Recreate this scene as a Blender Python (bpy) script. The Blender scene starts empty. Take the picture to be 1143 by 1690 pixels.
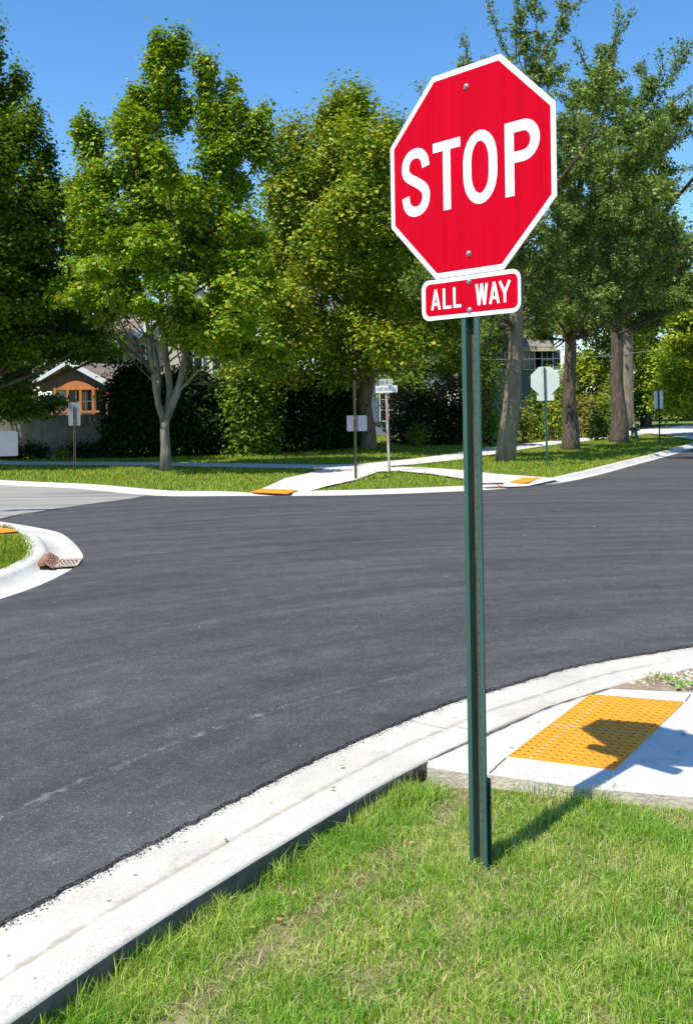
import bpy, math, random
import numpy as np
from mathutils import Vector, Matrix
R_ = math.radians
SC = bpy.context.scene
COL = SC.collection
rng = np.random.default_rng(7)
random.seed(7)

# ------------------------------------------------------------------ camera model (used to turn measured bearings into map positions)
F, CX, CY, ROLL, H = 1541.2, 571.5, 669.4, 0.0154, 1.66
_c, _s = math.cos(ROLL), math.sin(ROLL)
def ray(px, py):
    r = (px-CX)/F; u = (CY-py)/F
    return (r*_c+u*_s, 1.0, -r*_s+u*_c)
def G(px, py, z=0.0):
    d = ray(px, py); t = (z-H)/d[2]
    return (d[0]*t, t, z)
def at(px, py, Y):
    d = ray(px, py)
    return (d[0]*Y, Y, H+d[2]*Y)
GZ = 0.05      # level of the far lawns

# ------------------------------------------------------------------ object helpers
def tag(o, label=None, cat=None, group=None, kind=None):
    if label: o['label'] = label
    if cat: o['category'] = cat
    if group: o['group'] = group
    if kind: o['kind'] = kind
    return o
def thing(name, label, cat, loc=(0, 0, 0), group=None):
    o = bpy.data.objects.new(name, None); COL.objects.link(o)
    o.location = loc; o.empty_display_size = 0.2
    return tag(o, label, cat, group)
def root_loc(p):
    while p.parent: p = p.parent
    return np.array(p.location)
def mesh_obj(name, V, faces, mat, parent=None, smooth=False, uv=None, fm=None):
    V = np.asarray(V, dtype=float).reshape(-1, 3)
    if parent is not None: V = V-root_loc(parent)
    me = bpy.data.meshes.new(name)
    if isinstance(faces, np.ndarray):
        n, k = faces.shape
        me.vertices.add(len(V)); me.vertices.foreach_set('co', V.astype(np.float32).ravel())
        me.loops.add(n*k); me.loops.foreach_set('vertex_index', faces.astype(np.int32).ravel())
        me.polygons.add(n)
        me.polygons.foreach_set('loop_start', np.arange(0, n*k, k, dtype=np.int32))
        me.polygons.foreach_set('loop_total', np.full(n, k, dtype=np.int32))
        me.update(calc_edges=True); me.validate()
    else:
        me.from_pydata([tuple(v) for v in V], [], faces); me.update()
    if uv is not None:
        l = me.uv_layers.new(name='UVMap')
        vi = np.zeros(len(me.loops), dtype=np.int32); me.loops.foreach_get('vertex_index', vi)
        l.data.foreach_set('uv', np.asarray(uv, dtype=np.float32)[vi].ravel())
    for m in (mat if isinstance(mat, (list, tuple)) else [mat]): me.materials.append(m)
    if fm is not None:
        me.polygons.foreach_set('material_index', np.asarray(fm, dtype=np.int32))
    if smooth: me.polygons.foreach_set('use_smooth', np.ones(len(me.polygons), dtype=bool))
    o = bpy.data.objects.new(name, me); COL.objects.link(o)
    if parent is not None: o.parent = parent
    return o
def struct(o): o['kind'] = 'structure'; return o

class MB:
    def __init__(s): s.v = []; s.f = []; s.m = []
    def add(s, vs, fs, m=0):
        b = len(s.v); s.v += [tuple(v) for v in vs]; s.f += [[b+i for i in f] for f in fs]; s.m += [m]*len(fs); return s
    def box(s, c, d, rz=0.0, m=0, bev=0.0, M=None):
        x, y, z = d[0]/2, d[1]/2, d[2]/2
        if bev > 0:
            vs = []
            for zz, k in ((-z, bev), (-z+bev, 0), (z-bev, 0), (z, bev)):
                X, Y = x-k, y-k; b = bev
                vs += [(-X+b, -Y, zz), (X-b, -Y, zz), (X, -Y+b, zz), (X, Y-b, zz), (X-b, Y, zz), (-X+b, Y, zz), (-X, Y-b, zz), (-X, -Y+b, zz)]
            fs = [list(range(7, -1, -1)), list(range(24, 32))]
            for l in range(3):
                for i in range(8):
                    j = (i+1) % 8; fs.append([l*8+i, l*8+j, (l+1)*8+j, (l+1)*8+i])
        else:
            vs = [(-x, -y, -z), (x, -y, -z), (x, y, -z), (-x, y, -z), (-x, -y, z), (x, -y, z), (x, y, z), (-x, y, z)]
            fs = [[3, 2, 1, 0], [4, 5, 6, 7], [0, 1, 5, 4], [1, 2, 6, 5], [2, 3, 7, 6], [3, 0, 4, 7]]
        if M is None: M = Matrix.Translation(c) @ Matrix.Rotation(rz, 4, 'Z')
        return s.add([M @ Vector(v) for v in vs], fs, m)
    def tube(s, pts, rad, n=6, m=0, cap=True):
        pts = [Vector(p) for p in pts]
        if not isinstance(rad, (list, tuple, np.ndarray)): rad = [rad]*len(pts)
        b = len(s.v); prev = None
        for i, p in enumerate(pts):
            t = (pts[min(i+1, len(pts)-1)]-pts[max(i-1, 0)]); t = t.normalized() if t.length > 1e-9 else Vector((0, 0, 1))
            a = prev if prev is not None else (Vector((1, 0, 0)) if abs(t.x) < .8 else Vector((0, 1, 0)))
            u = (a-t*a.dot(t)).normalized(); w = t.cross(u); prev = u
            for k in range(n):
                q = 2*math.pi*k/n; s.v.append(tuple(p+(u*math.cos(q)+w*math.sin(q))*rad[i]))
        for i in range(len(pts)-1):
            for k in range(n):
                j = (k+1) % n; s.f.append([b+i*n+k, b+i*n+j, b+(i+1)*n+j, b+(i+1)*n+k]); s.m.append(m)
        if cap:
            s.f.append([b+k for k in range(n-1, -1, -1)]); s.f.append([b+(len(pts)-1)*n+k for k in range(n)]); s.m += [m, m]
        return s
    def lathe(s, c, prof, n=16, m=0):
        b = len(s.v)
        for r, z in prof:
            for k in range(n):
                q = 2*math.pi*k/n; s.v.append((c[0]+r*math.cos(q), c[1]+r*math.sin(q), c[2]+z))
        for i in range(len(prof)-1):
            for k in range(n):
                j = (k+1) % n; s.f.append([b+i*n+k, b+i*n+j, b+(i+1)*n+j, b+(i+1)*n+k]); s.m.append(m)
        s.f.append([b+k for k in range(n-1, -1, -1)]); s.f.append([b+(len(prof)-1)*n+k for k in range(n)]); s.m += [m, m]
        return s
    def prism(s, poly, z0, z1, m=0):
        n = len(poly)
        vs = [(p[0], p[1], z0) for p in poly]+[(p[0], p[1], z1) for p in poly]
        fs = [list(range(n-1, -1, -1)), list(range(n, 2*n))]+[[i, (i+1) % n, n+(i+1) % n, n+i] for i in range(n)]
        return s.add(vs, fs, m)
    def xf(s, M, start=0):
        for i in range(start, len(s.v)): s.v[i] = tuple(M @ Vector(s.v[i]))
        return s
    def build(s, name, mat, parent=None, smooth=False):
        return mesh_obj(name, s.v, s.f, mat, parent, smooth, fm=s.m if isinstance(mat, (list, tuple)) else None)

def spline(pts, step=0.25, closed=False):
    P = [np.array(p, dtype=float) for p in pts]; out = []
    n = len(P)
    for i in range(n-1):
        p0 = P[max(i-1, 0)]; p1 = P[i]; p2 = P[i+1]; p3 = P[min(i+2, n-1)]
        k = max(1, int(np.linalg.norm(p2-p1)/step)); k = min(k, 200)
        # centripetal-ish tangents scaled to the segment
        d1 = np.linalg.norm(p2-p1)
        a = np.linalg.norm(p1-p0)+d1; b = np.linalg.norm(p3-p2)+d1
        m1 = (p2-p0)/a*d1 if a > 0 else p2-p1; m2 = (p3-p1)/b*d1 if b > 0 else p2-p1
        for j in range(k):
            t = j/k; t2 = t*t; t3 = t2*t
            out.append((2*t3-3*t2+1)*p1+(t3-2*t2+t)*m1+(-2*t3+3*t2)*p2+(t3-t2)*m2)
    out.append(P[-1]); return np.array(out)

# ------------------------------------------------------------------ materials
def new_mat(name):
    m = bpy.data.materials.new(name); m.use_nodes = True
    nt = m.node_tree; b = nt.nodes['Principled BSDF']
    return m, nt, b
def N(nt, t, **k):
    n = nt.nodes.new(t)
    for a, v in k.items():
        if a in n.inputs: n.inputs[a].default_value = v
        else: setattr(n, a, v)
    return n
def L(nt, a, b): nt.links.new(a, b)
def ramp(nt, stops, interp='LINEAR'):
    r = nt.nodes.new('ShaderNodeValToRGB'); r.color_ramp.interpolation = interp
    e = r.color_ramp.elements
    while len(e) < len(stops): e.new(0.5)
    for x, (p, c) in zip(e, stops): x.position = p; x.color = (c[0], c[1], c[2], 1) if hasattr(c, '__len__') else (c, c, c, 1)
    return r
def noise(nt, scale, detail=4, rough=.6, coord='Object', vec=None, scl=None, rot=None):
    n = N(nt, 'ShaderNodeTexNoise'); n.inputs['Scale'].default_value = scale; n.inputs['Detail'].default_value = detail; n.inputs['Roughness'].default_value = rough
    if vec is None:
        tc = N(nt, 'ShaderNodeTexCoord'); vec = tc.outputs[coord]
    if scl is not None or rot is not None:
        mp = N(nt, 'ShaderNodeMapping')
        if scl: mp.inputs['Scale'].default_value = scl
        if rot: mp.inputs['Rotation'].default_value = rot
        L(nt, vec, mp.inputs[0]); vec = mp.outputs[0]
    L(nt, vec, n.inputs['Vector']); return n
def mixc(nt, fac, a, b, mode='MIX'):
    m = N(nt, 'ShaderNodeMix', data_type='RGBA', blend_type=mode)
    for sock, v in ((m.inputs[0], fac), (m.inputs[6], a), (m.inputs[7], b)):
        if hasattr(v, 'links'): L(nt, v, sock)
        elif hasattr(v, '__len__'): sock.default_value = (v[0], v[1], v[2], 1)
        else: sock.default_value = v
    return m.outputs[2]
def math_(nt, op, a, b=0.0, clamp=False):
    m = N(nt, 'ShaderNodeMath', operation=op); m.use_clamp = clamp
    for s_, v in ((m.inputs[0], a), (m.inputs[1], b)):
        if hasattr(v, 'links'): L(nt, v, s_)
        else: s_.default_value = v
    return m.outputs[0]
def bump(nt, b, h, strength=.3, dist=.01):
    n = N(nt, 'ShaderNodeBump'); n.inputs['Strength'].default_value = strength; n.inputs['Distance'].default_value = dist
    L(nt, h, n.inputs['Height']); L(nt, n.outputs[0], b.inputs['Normal'])
def simple(name, c, rough=.6, metal=0.0, var=.12, scale=6.0, bmp=0.0, bscale=60):
    m, nt, b = new_mat(name)
    n = noise(nt, scale); r = ramp(nt, [(.3, [x*(1-var) for x in c]), (.7, [min(1, x*(1+var)) for x in c])])
    L(nt, n.outputs[0], r.inputs[0]); L(nt, r.outputs[0], b.inputs['Base Color'])
    b.inputs['Roughness'].default_value = rough; b.inputs['Metallic'].default_value = metal
    if bmp: bump(nt, b, noise(nt, bscale).outputs[0], bmp, .01)
    return m
def leaf_mat(name, cols, trans=.26, rough=.5, spec=.35, bs=.55, bc=((.82, .9, .85), (1.18, 1.08, .95))):
    m, nt, b = new_mat(name)
    g = N(nt, 'ShaderNodeNewGeometry')
    r = ramp(nt, [(i/(len(cols)-1), c) for i, c in enumerate(cols)])
    L(nt, g.outputs['Random Per Island'], r.inputs[0])
    big = noise(nt, bs, 3, .6)
    rr = ramp(nt, [(.36, bc[0]), (.64, bc[1])]); L(nt, big.outputs[0], rr.inputs[0])
    col = mixc(nt, 1.0, r.outputs[0], rr.outputs[0], 'MULTIPLY')
    L(nt, col, b.inputs['Base Color']); b.inputs['Roughness'].default_value = rough
    b.inputs['Specular IOR Level'].default_value = spec*.5
    t = N(nt, 'ShaderNodeBsdfTranslucent'); tcol = mixc(nt, 1.0, col, (1.25, 1.3, .5), 'MULTIPLY'); L(nt, tcol, t.inputs[0])
    mx = N(nt, 'ShaderNodeMixShader'); mx.inputs[0].default_value = trans
    L(nt, b.outputs[0], mx.inputs[1]); L(nt, t.outputs[0], mx.inputs[2])
    L(nt, mx.outputs[0], nt.nodes['Material Output'].inputs[0]); return m
def bark_mat(name, c1, c2, scale=9.0, lichen=None, strength=.8):
    m, nt, b = new_mat(name)
    n = noise(nt, scale, 6, .7, scl=(1, 1, .22))
    r = ramp(nt, [(.35, c1), (.65, c2)]); L(nt, n.outputs[0], r.inputs[0]); col = r.outputs[0]
    if lichen:
        l = noise(nt, 5.0, 5, .7); lr = ramp(nt, [(.6, 0.0), (.66, 1.0)]); L(nt, l.outputs[0], lr.inputs[0])
        col = mixc(nt, math_(nt, 'MULTIPLY', lr.outputs[0], .75), col, lichen)
    L(nt, col, b.inputs['Base Color']); b.inputs['Roughness'].default_value = .9
    v = N(nt, 'ShaderNodeTexVoronoi'); v.inputs['Scale'].default_value = scale*1.4
    tc = N(nt, 'ShaderNodeTexCoord'); mp = N(nt, 'ShaderNodeMapping'); mp.inputs['Scale'].default_value = (1, 1, .2)
    L(nt, tc.outputs['Object'], mp.inputs[0]); L(nt, mp.outputs[0], v.inputs['Vector'])
    bump(nt, b, math_(nt, 'ADD', v.outputs[0], n.outputs[0]), strength, .05); return m

def concrete_mat(name, base=(.60, .575, .52), joint=3.0, dirt_v=None):
    m, nt, b = new_mat(name)
    tc = N(nt, 'ShaderNodeTexCoord')
    n1 = noise(nt, 1.3, 6, .65); r1 = ramp(nt, [(.3, [x*.80 for x in base]), (.7, [min(1, x*1.1) for x in base])]); L(nt, n1.outputs[0], r1.inputs[0])
    n2 = noise(nt, 160, 3, .7); r2 = ramp(nt, [(.36, .72), (.5, 1.0)]); L(nt, n2.outputs[0], r2.inputs[0])
    col = mixc(nt, 1.0, r1.outputs[0], r2.outputs[0], 'MULTIPLY')
    # worn stains
    n3 = noise(nt, 7.0, 8, .75); r3 = ramp(nt, [(.55, 0.0), (.68, 1.0)]); L(nt, n3.outputs[0], r3.inputs[0])
    col = mixc(nt, math_(nt, 'MULTIPLY', r3.outputs[0], .5), col, (.30, .27, .22))
    n5 = noise(nt, 16.0, 3, .5); r5 = ramp(nt, [(.71, 0.0), (.73, 1.0)]); L(nt, n5.outputs[0], r5.inputs[0])
    col = mixc(nt, math_(nt, 'MULTIPLY', r5.outputs[0], .7), col, (.07, .065, .06))
    sep = N(nt, 'ShaderNodeSeparateXYZ'); L(nt, tc.outputs['UV'], sep.inputs[0])
    hgt = n2.outputs[0]
    if joint:
        fr = math_(nt, 'FRACT', math_(nt, 'DIVIDE', math_(nt, 'ADD', sep.outputs[0], 1.17), joint))
        ln = math_(nt, 'LESS_THAN', fr, .009/joint)
        col = mixc(nt, math_(nt, 'MULTIPLY', ln, .75), col, (.12, .10, .08))
    if dirt_v is not None:
        d = math_(nt, 'ABSOLUTE', math_(nt, 'SUBTRACT', sep.outputs[1], dirt_v))
        n4 = noise(nt, 9.0, 6, .8)
        d2 = math_(nt, 'ADD', d, math_(nt, 'MULTIPLY', math_(nt, 'SUBTRACT', n4.outputs[0], .5), .28))
        rr = ramp(nt, [(.0, 1.0), (.055, 0.0)]); L(nt, d2, rr.inputs[0])
        col = mixc(nt, math_(nt, 'MULTIPLY', rr.outputs[0], .62), col, (.25, .21, .15))
    L(nt, col, b.inputs['Base Color']); b.inputs['Roughness'].default_value = .85
    bump(nt, b, hgt, .25, .004); return m

def asphalt_mat():
    m, nt, b = new_mat('asphalt')
    tc = N(nt, 'ShaderNodeTexCoord'); P = tc.outputs['Object']
    sub = N(nt, 'ShaderNodeVectorMath', operation='SUBTRACT'); L(nt, P, sub.inputs[0]); sub.inputs[1].default_value = (3.5, 1.0, 0)
    ln = N(nt, 'ShaderNodeVectorMath', operation='LENGTH'); L(nt, sub.outputs[0], ln.inputs[0])
    sp = N(nt, 'ShaderNodeSeparateXYZ'); L(nt, sub.outputs[0], sp.inputs[0])
    an = math_(nt, 'ARCTAN2', sp.outputs[1], sp.outputs[0])
    cb = N(nt, 'ShaderNodeCombineXYZ'); L(nt, math_(nt, 'MULTIPLY', ln.outputs['Value'], 2.2), cb.inputs[0]); L(nt, math_(nt, 'MULTIPLY', an, 1.6), cb.inputs[1])
    st = noise(nt, 1.5, 7, .7, vec=cb.outputs[0]); sr = ramp(nt, [(.42, 0.0), (.72, 1.0)]); L(nt, st.outputs[0], sr.inputs[0])
    # second family of wheel tracks running along the far street
    st2 = noise(nt, 1.0, 6, .7, scl=(.25, 2.2, 1), rot=(0, 0, R_(-6))); sr2 = ramp(nt, [(.45, 0.0), (.75, 1.0)]); L(nt, st2.outputs[0], sr2.inputs[0])
    base = (.054, .0525, .0545)
    n0 = noise(nt, .5, 5, .6); r0 = ramp(nt, [(.3, [x*.88 for x in base]), (.7, [x*1.12 for x in base])]); L(nt, n0.outputs[0], r0.inputs[0])
    col = mixc(nt, math_(nt, 'MULTIPLY', sr.outputs[0], .45), r0.outputs[0], (.15, .142, .135))
    col = mixc(nt, math_(nt, 'MULTIPLY', sr2.outputs[0], .28), col, (.12, .115, .115))
    nb_ = noise(nt, 1.9, 4, .7); r0b = ramp(nt, [(.36, .35), (.58, 1.0)]); L(nt, nb_.outputs[0], r0b.inputs[0])
    # one dusty line following the kerb at the near left
    d = math_(nt, 'ABSOLUTE', math_(nt, 'SUBTRACT', ln.outputs['Value'], 5.67))
    nd = noise(nt, 11, 6, .8); dl = math_(nt, 'ADD', d, math_(nt, 'MULTIPLY', math_(nt, 'SUBTRACT', nd.outputs[0], .42), .32))
    dr = ramp(nt, [(0.0, 1.0), (.045, 0.0)]); L(nt, dl, dr.inputs[0])
    lim = N(nt, 'ShaderNodeMapRange'); lim.inputs['From Min'].default_value = 1.5; lim.inputs['From Max'].default_value = -.5; L(nt, sp.outputs[0], lim.inputs[0])
    lim2 = ramp(nt, [(.55, 0.0), (.95, 1.0)]); L(nt, math_(nt, 'MULTIPLY', sp.outputs[0], -.22), lim2.inputs[0])
    col = mixc(nt, math_(nt, 'MULTIPLY', math_(nt, 'MULTIPLY', math_(nt, 'MULTIPLY', dr.outputs[0], .75), r0b.outputs[0]), lim2.outputs[0]), col, (.24, .235, .23))
    nm_ = noise(nt, 5.0, 9, .78); rm_ = ramp(nt, [(.34, .80), (.52, 1.0), (.70, 1.34)]); L(nt, nm_.outputs[0], rm_.inputs[0]); col = mixc(nt, 1.0, col, rm_.outputs[0], 'MULTIPLY')
    # aggregate
    v = N(nt, 'ShaderNodeTexVoronoi'); v.inputs['Scale'].default_value = 150; L(nt, P, v.inputs['Vector'])
    sv = N(nt, 'ShaderNodeSeparateColor'); L(nt, v.outputs['Color'], sv.inputs[0])
    ar = ramp(nt, [(0.0, .68), (.7, 1.0), (.93, 1.22), (1.0, 2.0)]); L(nt, sv.outputs[0], ar.inputs[0])
    col = mixc(nt, 1.0, col, ar.outputs[0], 'MULTIPLY')
    n7 = noise(nt, 26, 2, .5); r7 = ramp(nt, [(.765, 0.0), (.775, 1.0)]); L(nt, n7.outputs[0], r7.inputs[0])
    col = mixc(nt, math_(nt, 'MULTIPLY', r7.outputs[0], .6), col, (.35, .33, .30))
    L(nt, col, b.inputs['Base Color']); b.inputs['Roughness'].default_value = .8
    b.inputs['Specular IOR Level'].default_value = .35
    bump(nt, b, v.outputs['Distance'], .6, .006); return m
def oldconcrete_mat():
    m, nt, b = new_mat('old_concrete_street')
    n1 = noise(nt, 1.0, 8, .7, scl=(.18, 2.6, 1), rot=(0, 0, R_(-33)))
    r1 = ramp(nt, [(.34, (.12, .115, .11)), (.46, (.24, .23, .21)), (.58, (.33, .315, .285)), (.75, (.42, .40, .36))]); L(nt, n1.outputs[0], r1.inputs[0])
    n2 = noise(nt, 60, 3, .7); r2 = ramp(nt, [(.35, .8), (.6, 1.05)]); L(nt, n2.outputs[0], r2.inputs[0])
    L(nt, mixc(nt, 1.0, r1.outputs[0], r2.outputs[0], 'MULTIPLY'), b.inputs['Base Color']); b.inputs['Roughness'].default_value = .85
    return m
def grass_ground(name, c=((.07, .09, .025), (.13, .16, .04), (.24, .21, .11)), dry=.62):
    m, nt, b = new_mat(name)
    n = noise(nt, 45, 5, .75); r = ramp(nt, [(.35, c[0]), (.65, c[1])]); L(nt, n.outputs[0], r.inputs[0])
    n2 = noise(nt, 1.6, 5, .7); r2 = ramp(nt, [(dry-.08, 0.0), (dry+.08, 1.0)]); L(nt, n2.outputs[0], r2.inputs[0])
    L(nt, mixc(nt, math_(nt, 'MULTIPLY', r2.outputs[0], .7), r.outputs[0], c[2]), b.inputs['Base Color'])
    b.inputs['Roughness'].default_value = .95; b.inputs['Specular IOR Level'].default_value = .1
    bump(nt, b, n.outputs[0], .6, .03); return m
def shingle_mat(name, c1, c2):
    m, nt, b = new_mat(name)
    br = N(nt, 'ShaderNodeTexBrick'); br.inputs['Scale'].default_value = 3.0; br.inputs['Mortar Size'].default_value = .012
    br.inputs['Color1'].default_value = (*c1, 1); br.inputs['Color2'].default_value = (*c2, 1); br.inputs['Mortar'].default_value = (c1[0]*.5, c1[1]*.5, c1[2]*.5, 1)
    br.inputs['Brick Width'].default_value = .8; br.inputs['Row Height'].default_value = .35
    tc = N(nt, 'ShaderNodeTexCoord'); L(nt, tc.outputs['UV'], br.inputs['Vector']); 
    n = noise(nt, 3, 5, .7); r = ramp(nt, [(.35, .75), (.65, 1.2)]); L(nt, n.outputs[0], r.inputs[0])
    L(nt, mixc(nt, 1.0, br.outputs[0], r.outputs[0], 'MULTIPLY'), b.inputs['Base Color']); b.inputs['Roughness'].default_value = .9
    return m
def brick_mat():
    m, nt, b = new_mat('tan_brick')
    br = N(nt, 'ShaderNodeTexBrick'); br.inputs['Scale'].default_value = 4.0
    br.inputs['Color1'].default_value = (.34, .25, .18, 1); br.inputs['Color2'].default_value = (.42, .33, .24, 1); br.inputs['Mortar'].default_value = (.42, .4, .36, 1)
    tc = N(nt, 'ShaderNodeTexCoord'); mp = N(nt, 'ShaderNodeMapping'); mp.inputs['Rotation'].default_value = (R_(90), 0, 0)
    L(nt, tc.outputs['Object'], mp.inputs[0]); L(nt, mp.outputs[0], br.inputs['Vector']); L(nt, br.outputs[0], b.inputs['Base Color']); b.inputs['Roughness'].default_value = .9
    return m
def red_sheet():
    m, nt, b = new_mat('red_reflective_sheeting')
    n = noise(nt, 1.0, 3, .6, scl=(60, 60, 1.0)); r = ramp(nt, [(.35, (.50, .0, .012)), (.7, (.60, .0, .018))]); L(nt, n.outputs[0], r.inputs[0])
    L(nt, r.outputs[0], b.inputs['Base Color']); b.inputs['Roughness'].default_value = .5; b.inputs['Specular IOR Level'].default_value = .06
    return m
def post_paint():
    m, nt, b = new_mat('green_post_paint')
    n = noise(nt, 14, 6, .7, scl=(1, 1, .3)); r = ramp(nt, [(.3, (.030, .082, .066)), (.7, (.042, .105, .086))]); L(nt, n.outputs[0], r.inputs[0])
    n2 = noise(nt, 10, 8, .8, scl=(1, 1, .6)); r2 = ramp(nt, [(.66, 0.0), (.74, 1.0)]); L(nt, n2.outputs[0], r2.inputs[0])
    L(nt, mixc(nt, math_(nt, 'MULTIPLY', r2.outputs[0], .5), r.outputs[0], (.14, .10, .07)), b.inputs['Base Color'])
    b.inputs['Roughness'].default_value = .5; bump(nt, b, noise(nt, 200).outputs[0], .15, .001); return m
def rusty(name, a, c, thr=.5, scl=(1, 1, .25), scale=10):
    m, nt, b = new_mat(name)
    n = noise(nt, scale, 7, .75, scl=scl); r = ramp(nt, [(thr-.08, a), (thr+.08, c)]); L(nt, n.outputs[0], r.inputs[0])
    L(nt, r.outputs[0], b.inputs['Base Color']); b.inputs['Roughness'].default_value = .75; return m
def tactile_mat():
    m, nt, b = new_mat('orange_tactile')
    n = noise(nt, 3.0, 6, .7); r = ramp(nt, [(.3, (.72, .235, .004)), (.7, (.82, .30, .008))]); L(nt, n.outputs[0], r.inputs[0])
    n2 = noise(nt, 22, 4, .6); r2 = ramp(nt, [(.70, 0.0), (.73, 1.0)]); L(nt, n2.outputs[0], r2.inputs[0])
    n3 = noise(nt, 5, 7, .8); r3 = ramp(nt, [(.55, 0.0), (.7, 1.0)]); L(nt, n3.outputs[0], r3.inputs[0])
    c = mixc(nt, math_(nt, 'MULTIPLY', r3.outputs[0], .35), r.outputs[0], (.45, .15, .02))
    L(nt, mixc(nt, math_(nt, 'MULTIPLY', r2.outputs[0], .8), c, (.75, .62, .45)), b.inputs['Base Color'])
    b.inputs['Roughness'].default_value = .65; bump(nt, b, noise(nt, 120).outputs[0], .2, .003); return m

M = {}
M['asphalt'] = asphalt_mat(); M['oldc'] = oldconcrete_mat()
M['kerb'] = concrete_mat('kerb_concrete', (.56, .53, .47), 3.0, .53)
M['rawface'] = simple('soil_stained_shaded_concrete', (.13, .11, .08), .95, 0, .4, 9, .8, 50)  # soil stain on the kerb back, darkened further to carry its shade
M['slabface'] = simple('rough_slab_edge', (.50, .44, .355), .95, 0, .2, 9, .8, 60)
M['farkerb'] = concrete_mat('far_kerb_concrete', (.56, .54, .49), 3.0, None)
M['walk'] = concrete_mat('sidewalk_concrete', (.60, .585, .55), 1.5, None)
M['slab'] = concrete_mat('ramp_concrete', (.60, .58, .54), 0, None)
M['gnear'] = grass_ground('lawn_soil_near', ((.10, .10, .04), (.20, .20, .07), (.34, .29, .17)), .52)
M['gfar'] = grass_ground('lawn_far', ((.10, .135, .022), (.19, .24, .035), (.25, .23, .10)), .66)
M['dirt'] = simple('dirt', (.27, .205, .14), .95, 0, .35, 18, .6, 90)
M['red'] = red_sheet(); M['white'] = simple('white_sheeting', (.82, .82, .80), .4, 0, .03, 4)
M['alu'] = simple('sign_aluminium', (.23, .25, .27), .5, .25, .08, 5)
M['alu_light'] = simple('weathered_sign_back', (.50, .56, .50), .55, .1, .08, 5)
M['alu_pale'] = simple('pale_sign_back', (.55, .60, .64), .5, .1, .08, 5)
M['bolt'] = simple('galvanised_bolt', (.42, .41, .40), .45, .8, .2, 40)
M['post'] = post_paint()
M['rustweb'] = rusty('rusty_channel', (.075, .042, .028), (.13, .09, .06), .5)
M['postdark'] = simple('dark_post_inside', (.035, .055, .05), .6)
M['hole'] = simple('dark_hole', (.012, .014, .014), .9)
M['brownpost'] = simple('brown_steel_post', (.05, .032, .024), .6, .1, .2, 8)
M['olivepost'] = simple('weathered_dark_post', (.10, .085, .05), .6, .1, .3, 8)
M['galv'] = rusty('rusty_galvanised_pole', (.42, .42, .41), (.36, .13, .05), .52)
M['black'] = simple('black_lettering', (.02, .02, .02), .5)
M['signwhite'] = simple('street_sign_white', (.78, .79, .78), .4, 0, .04, 5)
M['signshade'] = simple('street_sign_shaded_grey', (.38, .42, .42), .4, 0, .08, 5)  # upper name blade, with its shade put into the grey
M['tact'] = tactile_mat(); M['dome'] = simple('worn_shaded_dome_tops', (.12, .05, .02), .7, 0, .3, 60)  # dome tops browned by wear, darkened more to suggest the domes' shadows
M['rust'] = rusty('rusty_cast_iron', (.22, .10, .055), (.34, .19, .12), .5, (1, 1, 1), 14)
M['hydrant'] = simple('dark_green_paint', (.012, .04, .028), .45, 0, .2, 8)
M['wire'] = simple('wire', (.32, .33, .34), .4, .3)
M['fence'] = simple('weathered_fence_board', (.17, .145, .125), .9, 0, .3, 3, .4, 30)
M['cedar'] = simple('cedar_wood', (.50, .18, .05), .6, 0, .25, 4)
M['trimw'] = simple('white_trim', (.72, .74, .78), .6, 0, .06, 3)
M['stucco'] = simple('cream_stucco', (.52, .48, .37), .9, 0, .06, 2, .2, 60)
M['siding'] = simple('blue_grey_siding', (.17, .21, .25), .8, 0, .08, 2)
M['beige'] = simple('beige_trim', (.46, .42, .30), .7, 0, .06, 2)
M['glass'] = simple('dark_window_glass', (.02, .025, .03), .08, 0, .1, 2)
M['screen'] = simple('porch_screen_grey', (.10, .11, .12), .5, 0, .1, 2)
M['shutter'] = simple('slate_blue_shutter', (.10, .13, .19), .6)
M['roofb'] = shingle_mat('brown_shingles', (.17, .125, .105), (.26, .20, .17))
M['roofg'] = shingle_mat('grey_shingles', (.16, .15, .145), (.23, .215, .2))
M['brick'] = brick_mat()
M['bark_maple'] = bark_mat('pale_maple_bark', (.13, .115, .09), (.255, .23, .185), 8, (.42, .30, .05))
M['bark_dark'] = bark_mat('dark_furrowed_bark', (.055, .042, .03), (.14, .11, .078), 9)  # bark colour lowered to hold the shade on the ginkgo trunks too
M['bark_tan'] = bark_mat('tan_furrowed_bark', (.12, .095, .06), (.27, .22, .15), 9)
M['pebble'] = simple('pale_pebbles', (.52, .46, .38), .9, 0, .35, 30)

# foliage
M['lf_dark'] = leaf_mat('deep_green_maple_leaf', [(.06, .115, .008), (.10, .175, .012), (.15, .235, .016), (.25, .30, .025)])
M['lf_maple'] = leaf_mat('yellow_green_maple_leaf', [(.10, .18, .009), (.16, .27, .013), (.24, .35, .017), (.39, .42, .024)])
M['lf_olive'] = leaf_mat('olive_turning_leaf', [(.11, .18, .010), (.18, .265, .016), (.27, .335, .022), (.42, .39, .035)])
M['lf_ginkgo'] = leaf_mat('ginkgo_leaf', [(.085, .145, .035), (.125, .20, .045), (.185, .265, .06), (.34, .39, .14)])
M['lf_yellow'] = leaf_mat('bright_lime_leaf', [(.19, .27, .014), (.26, .36, .018), (.34, .42, .025), (.42, .45, .04)])
M['lf_shaded'] = leaf_mat('shade_dark_leaf', [(.012, .027, .007), (.02, .042, .010), (.032, .06, .014)], .10, .8, .05)  # near-black leaf with the trees' shade on the hedge put into its colour
M['lf_shrub'] = leaf_mat('mid_green_shrub_leaf', [(.09, .16, .015), (.14, .23, .02), (.20, .28, .03)])
M['lf_gold'] = leaf_mat('golden_shrub_leaf', [(.17, .19, .03), (.24, .24, .04), (.30, .27, .06)])
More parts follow.
